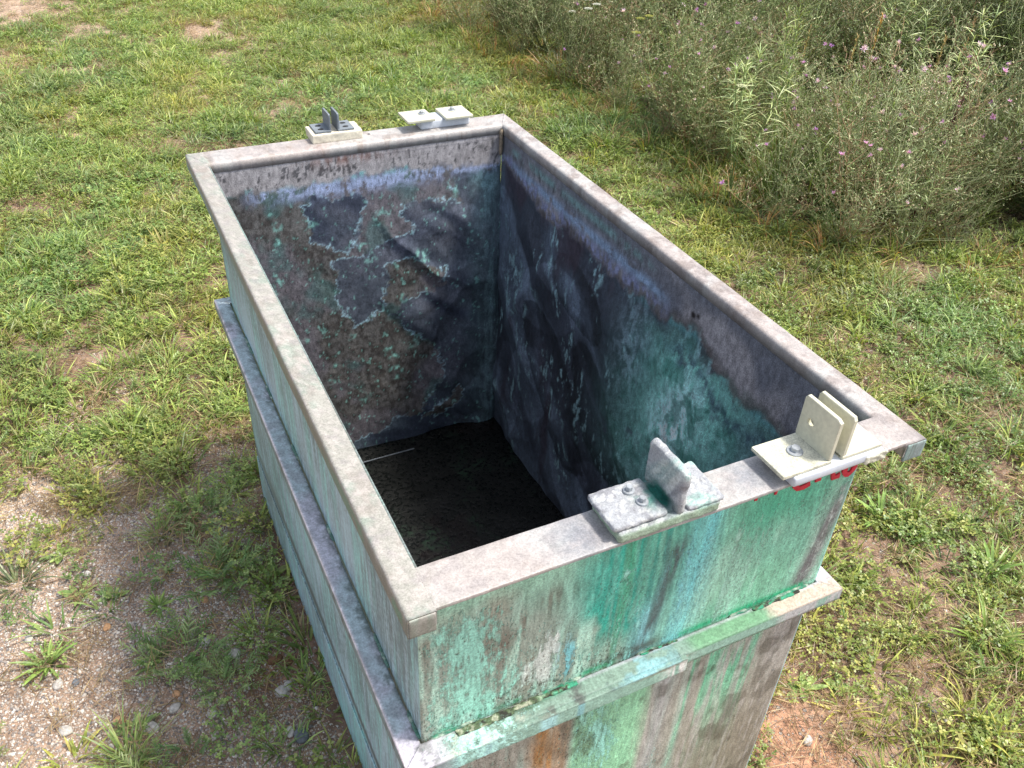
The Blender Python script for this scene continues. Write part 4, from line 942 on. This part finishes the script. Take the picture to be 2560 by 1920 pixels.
for i, (x, y, s_, c, lb) in enumerate(STN):
    V, F = stone_me(40 + i, None, 2, .6); V = V * s_ * 1.25; C = np.tile(SC_[c], (len(V), 1)) * (.85 + .3 * fbm(V[:, 0] * 200, V[:, 1] * 200, i, 2))[:, None]
    o = link('stone' if c != 2 else 'earth_clod', mesh('stone', V, F, M_stone, c != 2, {'Col': C}), None, (x, y, float(gh(x, y)) + s_ * .3)); o.rotation_euler = (0, 0, U(0, 6))
    tag(o, lb, 'stone' if c != 2 else 'clod', 'larger stones on the ground')

# ------------------------------------------------------------------ single plants in the grass
def pa(c): return [np.array(c) * .9, np.array(c), np.array(c) * 1.15]
def single(name, kind, x, y, sc, label, cat, group, tintc=(1, 1, 1)):
    random.seed(int(abs(x * 1000) + abs(y * 7000))); g = G(); st = None
    if kind == 'tuft': grass_clump(g, 64, .115, .0062, .035, (.2, 1.2))
    elif kind == 'fine': grass_clump(g, 70, .13, .0032, .03, (.5, 1.4))
    elif kind == 'rosette': rosette(g, 9, .062, .022, (.05, .6), pal=[S(150, 174, 100), S(166, 186, 112), S(134, 162, 92)]); rosette(g, 6, .035, .014, (.6, 1.2), pal=[S(166, 186, 112)]); clover(g, 12, .06, .006)
    elif kind == 'narrow': rosette(g, 26, .085, .009, (.2, 1.2), pal=[S(150, 176, 92), S(128, 158, 80)]); clover(g, 24, .07, .006)
    elif kind == 'bushy':
        feather(g, 34, .055, .10); clover(g, 40, .08, .006); grass_clump(g, 14, .08, .003, .04)
    elif kind == 'clump': clover(g, 110, .075, .0062, (.01, .055)); grass_clump(g, 16, .07, .004, .06)
    elif kind == 'grey': grass_clump(g, 46, .15, .005, .02, (.2, 1.1), pal=[S(130, 146, 96, .8), S(108, 126, 84, .8), S(150, 160, 112, .8)])
    V = np.vstack(g.V) * sc; me = mesh(name, V, g.F, [M_leaf], False, {'Col': np.vstack(g.C) * np.array(tintc)})
    o = link(name, me, None, (x, y, float(gh(x, y)))); tag(o, label, cat, group); return o
PL = [('grass_clump', 'grey', -.617, 1.30, 1., 'grey green wiry grass clump at the left border on gravel'), ('weed_rosette', 'rosette', -.511, 1.371, .8, 'yellow green broad leaved rosette near the bare sandy spot'),
      ('weed_rosette', 'rosette', -.48, 1.20, .8, 'flat pale rosette left of the small white stone'), ('weed_rosette', 'rosette', -.40, 1.16, .8, 'broad leaved rosette with one big oval leaf on gravel'), ('grass_clump', 'fine', -.263, 1.33, .8, 'small dark green spiky clump with gravel on both sides'),
      ('bushy_weed', 'bushy', -.12, 1.36, .9, 'feathery weed next to the upper bare gravel left of the tank'), ('bushy_weed', 'bushy', -.14, 1.12, 1.25, 'large dark feathery weed between gravel and tank'), ('clover_clump', 'clump', -.05, 1.10, .9, 'leafy clover clump touching the dark soil by the tank'),
      ('grass_clump', 'tuft', -.04, 1.42, .75, 'dark grass tuft right against the tank side'), ('bushy_weed', 'bushy', -.27, .90, 1.15, 'upright feathery weed with curled tips in the middle of the gravel'), ('weed_rosette', 'rosette', -.345, .90, .6, 'small rosette left of the upright feathery weed'),
      ('weed_rosette', 'narrow', -.561, 1.0, 1.0, 'spreading narrow leaved rosette at lower left'), ('grass_clump', 'fine', -.42, .67, 1.1, 'pale bladed clump cut by the bottom edge'), ('weed_rosette', 'rosette', -.40, .75, .9, 'upright broad leaf seedling above the bottom edge'),
      ('clover_clump', 'clump', -.10, .88, .8, 'clover clump beside the brown soil at the tank foot'), ('bushy_weed', 'bushy', -.20, .78, .9, 'low feathery weed below the bushy one'), ('clover_clump', 'clump', -.19, .64, 1.0, 'dark clover clump at the bottom edge left of the tank'),
      ('weed_rosette', 'narrow', -.30, 1.08, .6, 'forked two leaved seedling on gravel'), ('grass_clump', 'tuft', -.03, 2.42, 1.0, 'bright yellow green grass tuft beside the end of the tank ledge'), ('grass_clump', 'tuft', .0, 1.90, .9, 'dark spreading grass tuft below the tank ledge corner'),
      ('grass_clump', 'tuft', -.549, 2.64, 1.0, 'light green grass tuft at the left border'), ('grass_clump', 'tuft', -.20, 2.95, 1.05, 'long bladed grass tuft in the left middle of the lawn'), ('grass_clump', 'tuft', -.089, 3.31, .95, 'grass tuft left of the back tank corner'),
      ('grass_clump', 'tuft', 1.70, 2.30, .9, 'bright grass tuft beyond the middle of the right rim'), ('grass_clump', 'tuft', 1.66, 1.75, 1., 'dark and bright grass tuft right of the tank near the rim'), ('grass_clump', 'tuft', 2.22, .95, 1.0, 'bright grass tuft right of the front tank corner'),
      ('weed_rosette', 'narrow', 1.66, .553, 1.2, 'pale spreading narrow leaved weed right of the tank'), ('grass_clump', 'fine', 1.30, .45, .9, 'grass clump just beyond the right ledge corner'), ('weed_rosette', 'rosette', 1.06, .20, .9, 'broad leaved rosette beside the orange soil'),
      ('weed_rosette', 'rosette', 1.14, .16, .8, 'second rosette further from the tank than the one by the orange soil'), ('grass_clump', 'tuft', 1.60, .12, 1.1, 'tall yellow green grass tuft in the lower right corner'), ('weed_rosette', 'narrow', 1.80, .27, 1.1, 'lush leafy weed at the right border'), ('grass_clump', 'tuft', 1.86, .45, .9, 'grass tuft above the leafy weed at the right border'),
      ('grass_clump', 'tuft', 2.3, .62, 1., 'bright grass tuft at the right border'), ('weed_rosette', 'rosette', 1.40, .36, .7, 'small rosette in thin grass right of the tank'), ('grass_clump', 'tuft', .45, 3.1, 1., 'grass tuft seen just left of the cream block'), ('grass_clump', 'tuft', .62, 3.35, 1., 'tall grass tuft behind the cream block'),
      ('clover_clump', 'clump', 2.55, 1.52, 1., 'clover clump left of the bare patch by the weeds'), ('grass_clump', 'tuft', 2.45, 1.42, .9, 'yellow green tuft in front of the bare patch by the weeds'), ('weed_rosette', 'narrow', -.25, 4.2, 1.0, 'wide leaved rosette in the upper left lawn')]
for nm, kd, x, y, s_, lb in PL:
    single(nm, kd, x, y, s_, lb, 'grass clump' if nm == 'grass_clump' else 'weed', 'larger tufts and weeds in the lawn', (1.12, 1.08, .9) if kd == 'tuft' else (1, 1, 1))

# ------------------------------------------------------------------ knapweed bushes
def unit(v): return v / (np.linalg.norm(v) + 1e-9)
def bush(seed, H=.75, nst=11, inst=False, lean=.5, dens=1.):
    random.seed(seed); gs, gl, tips = G(), G(), []
    for s_ in range(nst):
        a_ = U(0, 6.28); el = U(1.57 - lean * 1.5, 1.5); p = np.array([U(-.03, .03), U(-.03, .03), -.01]); L = H * U(.75, 1.1); pts = [p.copy()]; k = 7
        d = np.array([math.cos(a_) * math.cos(el), math.sin(a_) * math.cos(el), math.sin(el)])
        for i in range(k): d = unit(d + np.array([U(-.12, .12), U(-.12, .12), U(-.05, .1)])); p = p + d * L / k; pts.append(p.copy())
        cs = random.choice([S(158, 164, 120), S(146, 150, 108), S(160, 130, 100)])
        tube(gs, pts, .0020, .0010, cs)
        def leaves(q, dd, n, l):
            for _ in range(n):
                b_ = U(0, 6.28); c = random.choice([S(166, 182, 122), S(142, 164, 100), S(116, 140, 80), S(200, 208, 158), S(96, 122, 66)]) * U(.75, 1.2)
                blade(gl, q, b_, l * U(.6, 1.25), .0040 * U(.6, 1.4), U(-.2, 1.1), U(-.3, .8), c, 0, 2)
        for i in range(1, k + 1):
            for _ in range(int((2 if i < 2 else 3) * dens)):
                t = U(0, 1); q = pts[i - 1] * (1 - t) + pts[i] * t; b_ = U(0, 6.28); e2 = U(.2, 1.0); bl = L * U(.14, .34) * (1.15 - .45 * i / k)
                d2 = np.array([math.cos(b_) * math.cos(e2), math.sin(b_) * math.cos(e2), math.sin(e2)]); m_ = q + d2 * bl * .5 + np.array([0, 0, -.01 * U(-1, 1)]); d3 = unit(d2 + np.array([U(-.3, .3), U(-.3, .3), U(-.1, .4)])); e = m_ + d3 * bl * .5
                tube(gs, [q, m_, e], .0012, .0006, cs * U(.9, 1.2)); leaves(q, d2, 2, .035); leaves(m_, d2, 2, .024); leaves(e, d2, 1, .014)
                if i > 1:
                    for _ in range(2):
                        f = U(.3, 1); qq = q + (e - q) * f; d4 = unit(d3 + np.array([U(-.9, .9), U(-.9, .9), U(-.2, .7)])); ee = qq + d4 * U(.03, .07)
                        tube(gs, [qq, ee], .0008, .0005, cs * U(.9, 1.25)); leaves(ee - d4 * .012, d4, 2, .014); tips.append((ee, d4))
                tips.append((e, d3))
    # buds
    for e, d in tips:
        if random.random() < .55:
            r = .0032; a_ = unit(np.cross(d, [.2, .4, .9])); b_ = np.cross(d, a_); V = [e - d * r, e + d * r * 2] + [e + r * (a_ * math.cos(k * 1.57) + b_ * math.sin(k * 1.57)) for k in range(4)]
            gs.add(V, [(0, 2, 3), (0, 3, 4), (0, 4, 5), (0, 5, 2), (1, 3, 2), (1, 4, 3), (1, 5, 4), (1, 2, 5)], random.choice([S(190, 180, 140), S(150, 146, 110), S(206, 188, 156)]))
    return gs, gl, tips
def flower_me(seed, c):
    random.seed(seed); g = G()
    for k in range(16):
        a_ = k * 2.4; el = U(.2, 1.2); l = .016 * U(.7, 1.1); blade(g, (0, 0, 0), a_, l, .0048, el, U(-.2, .5), np.array(c) * U(.85, 1.15), 0, 2)
    g.add([(-.002, 0, -.006), (.002, 0, -.006), (0, .002, -.006), (0, 0, .001)], [(0, 1, 3), (1, 2, 3), (2, 0, 3)], S(90, 100, 60))
    return g.me('flower_head', [M_petal])
FL = [flower_me(1, S(232, 178, 236)), flower_me(2, S(244, 214, 244)), flower_me(3, S(214, 156, 230))]
BV = []
for i, (H, nst, ln) in enumerate([(.62, 12, .5), (.74, 12, .42), (.55, 12, .65), (.84, 11, .35), (.68, 13, .55)]):
    gs, gl, tips = bush(700 + i, H, nst, False, ln, 1.05)
    BV.append((gs.me('knapweed_stems', [M_stem]), gl.me('knapweed_leaves', [M_leaf]), sorted(tips, key=lambda q: -q[0][2])))
LB1 = ['grey green knapweed bush', 'silvery knapweed bush', 'loose knapweed bush with pink flowers', 'tall knapweed bush with thin stems', 'dense knapweed bush with lilac flowers']
KB = [(2.80, 1.95, 0, 'nearest to the bare patch'), (2.68, 2.25, 2, 'at the front above the right rim'), (2.86, 3.00, 4, 'in the front row'), (2.82, 3.40, 0, 'overhanging the lawn in mid bed'),
      (2.78, 3.85, 2, 'further back in the front row'), (2.72, 4.4, 1, 'behind the far right corner of the tank'), (2.68, 5.0, 3, 'dark one at the far bed edge'), (2.6, 5.7, 4, 'at the far left end of the bed'), (3.05, 1.80, 1, 'right of the bare patch'), (3.3, 1.75, 4, 'pale one at the right border'), 
      (3.0, 2.15, 3, 'behind the bush nearest the bare patch'), (3.25, 2.10, 2, 'below the dark red dock'), (3.5, 2.0, 1, 'right of the dark red dock'), (3.02, 2.55, 4, 'in the second row above the rim'), (3.32, 2.5, 0, 'beside the dark hollow in the weeds'), (3.65, 2.4, 3, 'behind the dark red dock'), (3.1, 2.95, 2, 'in the second row'),
      (3.15, 3.35, 1, 'with many flowers in the middle of the bed'), (3.10, 3.8, 4, 'middle of the bed further back'), (3.05, 4.3, 0, 'behind the front row on the left'), (3.0, 4.9, 3, 'far left in the second row'), (3.5, 2.9, 4, 'third row beside the tan grass heads'), (3.55, 3.35, 0, 'third row in the shade'),
      (3.5, 3.9, 2, 'third row left'), (3.95, 2.15, 1, 'near the upper right border'), (4.0, 2.7, 2, 'behind the tan grass heads'), (4.0, 3.3, 3, 'fourth row in shade'), (4.4, 2.4, 0, 'top right corner'), (3.45, 4.5, 3, 'far back at the top'), (2.95, 5.5, 1, 'far left in the back')]
SHARE = {}
for i, (x, y, v, where) in enumerate(KB):
    o = empty('knapweed_bush', (x, y, float(gh(x, y))), U(0, 6.28)); s_ = U(.78, 1.15); o.scale = (s_, s_, s_)
    tag(o, LB1[v] + ' ' + where, 'bush', 'knapweed bushes in the weed bed')
    st, lv, tp = BV[v]
    link('stems', st, o); link('foliage', lv, o)
    random.seed(900 + i); top = tp[:int(len(tp) * .5)]
    for e, d in random.sample(top, 9 if y < 4 else 5):
        f = link('flower_head', FL[random.randint(0, 2)], o, tuple(e + d * .004)); f.rotation_euler = (U(-.8, .8), U(-.8, .8), 0); q = U(.8, 1.25); f.scale = (q, q, q)

# dense backdrop of the same weeds, too many to count
pr = []
for i in range(4):
    gs, gl, _ = bush(800 + i, .72, 12, True, .5, 1.); 
    g = G(); g.V = gs.V + gl.V; g.C = gs.C + gl.C; g.F = gs.F + [tuple(a_ + gs.n for a_ in f) for f in gl.F]; g.M = [0] * len(gs.F) + [1] * len(gl.F); g.n = gs.n + gl.n
    pr.append(g.me('weed', [M_stemI, M_leafI]))
for i in range(3):
    random.seed(820 + i); g = G(); grass_clump(g, 60, .55, .0055, .06, (1.0, 1.52), 1, [S(146, 164, 90), S(122, 144, 76), S(172, 170, 112)], (.2, 1.2)); pr.append(g.me('tall_grass', [M_stemI, M_leafI]))
def dw(x, y): return sm(.25, .5, x - edge(y))
r = np.random.RandomState(77)
xs, ys, r = place(2300, 306, lambda x, y: (x - edge(y) > .15) * ~((y < 1.9) & (x < 3.9)) * np.clip(-.25 + 1.7 * fbm(x * 1.5, y * 1.5, 240, 2), .1, 1), (2.4, 9.5, .8, 12)); n = len(xs)
dk = np.ones((n, 3)) * (r.uniform(.3, .8, n) * (.5 + .9 * fbm(xs * 1.6, ys * 1.6, 241, 3)))[:, None] * np.array([.88, 1, .72])  # darker tint puts the shade of the hollows into the thicket colour
scatter('weed_thicket', pr, np.stack([xs, ys, gh(xs, ys)], 1), np.stack([r.uniform(-.15, .15, n), r.uniform(-.15, .15, n), r.uniform(0, 6.28, n)], 1), r.uniform(.75, 1.2, n) * (1 + .25 * sm(.6, 2, xs - edge(ys))), r.choice(7, n, p=[.17, .17, .17, .17, .12, .1, .1]), dk,
        'dense thicket of tall grey green weeds and grasses filling the bed', 'thicket')
# low skirt of long grass along the bed edge
ga_p = []
for i in range(3):
    random.seed(840 + i); g = G(); grass_clump(g, 30, .17, .0046, .05, (.6, 1.45), 0, GR + DRY, (.4, 1.8)); ga_p.append(g.me('edge_grass', [M_leafI]))
xs, ys, r = place(5200, 307, lambda x, y: np.clip(ga(x - edge(y), .12, .3) * .8 - .1, 0, 1) * (1 - .95 * ga(x, 2.95, .2) * ga(y, 1.62, .16)), (2, 6, .4, 9)); n = len(xs)
scatter('edge_grass', ga_p, np.stack([xs, ys, gh(xs, ys)], 1), np.stack([r.uniform(-.2, .2, n), r.uniform(-.2, .2, n), r.uniform(0, 6.28, n)], 1), r.uniform(.5, 1.2, n), r.randint(0, 3, n), tints(xs, ys, r) * np.array([1.0, .92, .8]),
        'longer grass along the foot of the weeds', 'grass')

# ------------------------------------------------------------------ taller individual plants in the bed
def whorl(x, y, H, seed, label, pal_, n=4):
    random.seed(seed); o = empty('whorled_weed', (x, y, float(gh(x, y)))); gs, gl = G(), G()
    for s_ in range(n):
        a_ = U(0, 6.28); top = np.array([math.cos(a_) * U(.03, .2), math.sin(a_) * U(.03, .2), H * U(.8, 1.05)]); tube(gs, [np.zeros(3), top * np.array([.4, .4, .5]), top], .0035, .002, S(120, 140, 80, .8))
        for k in range(46):
            f = 1 - .6 * (k / 46) ** 1.2; q = top * np.array([f, f, f]); blade(gl, q, k * 2.4 + U(-.3, .3), U(.07, .11) * (1 if k > 6 else .7), .0055, U(-.1, .9) + (.5 if k < 8 else 0), U(.2, 1.0), random.choice(pal_) * U(.85, 1.15), 0, 3)
    link('stems', gs.me('stems', [M_stem]), o); link('foliage', gl.me('foliage', [M_leaf]), o); tag(o, label, 'weed')
PLE = [S(206, 218, 150), S(184, 206, 146), S(216, 224, 168)]
whorl(2.58, 2.50, .80, 1, 'pale plant with long narrow whorled leaves at the top centre right', PLE, 5)
whorl(3.9, 2.9, .95, 4, 'pale feathery plant in the shade at the top edge', PLE, 5)
whorl(4.6, 2.75, 1.0, 5, 'bright soft plant cut by the top right edge', PLE, 6)
whorl(3.3, 3.9, .85, 6, 'feathery plant behind the pale whorled one', [S(140, 160, 90, .8), S(160, 176, 104, .8)], 4)
whorl(3.44, 2.18, .92, 2, 'soft yellow green narrow leaved plant in the top right corner', PLE, 5)
whorl(3.05, 2.72, .84, 3, 'yellow green feathery plant behind the tan grass heads', [S(140, 160, 70, .8), S(160, 176, 84, .8)], 3)
def seedgrass(x, y, H, seed, label, c=S(214, 184, 120, .85), lean=(.05, .0)):
    random.seed(seed); o = empty('seed_grass', (x, y, float(gh(x, y)))); gs, gh_, gl = G(), G(), G(); top = np.array([lean[0], lean[1], H]); mid = top * .5 + np.array([.01, 0, .02])
    tube(gs, [np.zeros(3), mid, top * .98], .0018, .0011, S(156, 160, 84, .8))
    d = unit(top - mid)
    for k in range(60):
        q = top - d * U(0, .14); blade(gh_, q, U(0, 6.28), U(.010, .022), .0034, U(.8, 1.4), .2, c * U(.8, 1.1), 0, 2)
    for k in range(5): blade(gl, (0, 0, H * U(.1, .5)), U(0, 6.28), U(.15, .28), .005, U(.9, 1.35), U(.5, 1.4), S(140, 160, 70, .8), 0, 4)
    link('stem', gs.me('stem', [M_stem]), o); link('seed_head', gh_.me('seed_head', [M_stem]), o); link('leaves', gl.me('leaves', [M_leaf]), o); tag(o, label, 'grass')
seedgrass(2.673, 2.10, .9, 11, 'pale slender grass head left of the orange tan one')
seedgrass(2.86, 2.16, .93, 12, 'orange tan grass head, the brightest of those at the top right', S(222, 172, 84, .9), (.06, .02))
seedgrass(3.108, 2.03, .86, 13, 'cream arching grass head right of the orange one')
seedgrass(3.25, 2.05, .92, 14, 'tan feathery grass head nearest the right border', S(206, 170, 120, .85), (.08, 0))
seedgrass(2.90, 2.60, .78, 15, 'thin beige grass head standing behind the others')
seedgrass(3.0, 2.30, .62, 16, 'single yellow green forked grass stalk in front of the dark hollow', S(186, 196, 90, .85), (.0, .01))
# dark red dock
random.seed(31); o = empty('dock', (3.32, 2.02, float(gh(3.32, 2.02)))); gs, gd = G(), G()
for s_ in range(3):
    top = np.array([U(.02, .12), U(-.05, .05), U(.62, .74)]); tube(gs, [np.zeros(3), top], .003, .0015, S(96, 40, 40, .8))
    for k in range(120): q = top * U(.5, 1); blade(gd, q + np.array([U(-.006, .006), U(-.006, .006), 0]), U(0, 6.28), U(.006, .012), .006, U(-.5, 1), .3, S(96, 36, 44, .8) * U(.7, 1.3), 0, 2)
link('stems', gs.me('stems', [M_stem]), o); link('seed_heads', gd.me('seed_heads', [M_stem]), o); tag(o, 'dark red dock stalk standing in the weeds near the right border', 'weed')
# yellow and white umbels
def umbel(x, y, H, seed, c, label, nh=3):
    random.seed(seed); o = empty('umbel_weed', (x, y, float(gh(x, y)))); gs = G(); heads = []
    for s_ in range(nh):
        top = np.array([U(-.12, .12), U(-.12, .12), H * U(.88, 1.05)]); tube(gs, [np.zeros(3), top * .5 + np.array([0, 0, .03]), top], .002, .0012, S(110, 130, 70, .8)); g = G()
        for k in range(26):
            a_ = k * 2.4; rr = .026 * math.sqrt(k / 26); b_ = np.array([rr * math.cos(a_), rr * math.sin(a_), .004 - rr * .1]); tube(g, [np.array([0, 0, -.018]), b_], .0006, .0005, S(120, 140, 80, .8))
            V = [b_ + np.array([.004 * math.cos(j * 1.05), .004 * math.sin(j * 1.05), .001]) for j in range(6)]; g.add(V, [(0, 1, 2, 3), (0, 3, 4, 5)], c)
        heads.append((g, top))
    link('stems', gs.me('stems', [M_stem]), o)
    for g, top in heads: link('flower_head', g.me('flower_head', [M_petal]), o, tuple(top))
    tag(o, label, 'wildflower')
umbel(2.62, 3.55, .62, 41, S(196, 196, 84, .8), 'yellow flat topped flower at the top centre of the weeds')
umbel(2.52, 4.05, .62, 42, S(232, 232, 220, .9), 'white flat topped wildflower at the top edge')
umbel(2.74, 4.2, .55, 43, S(226, 228, 214, .9), 'second white wildflower right of the one at the top edge', 2)
umbel(2.50, 2.44, .60, 44, S(214, 216, 176, .9), 'cream budded flower cluster below the pale whorled plant', 1)
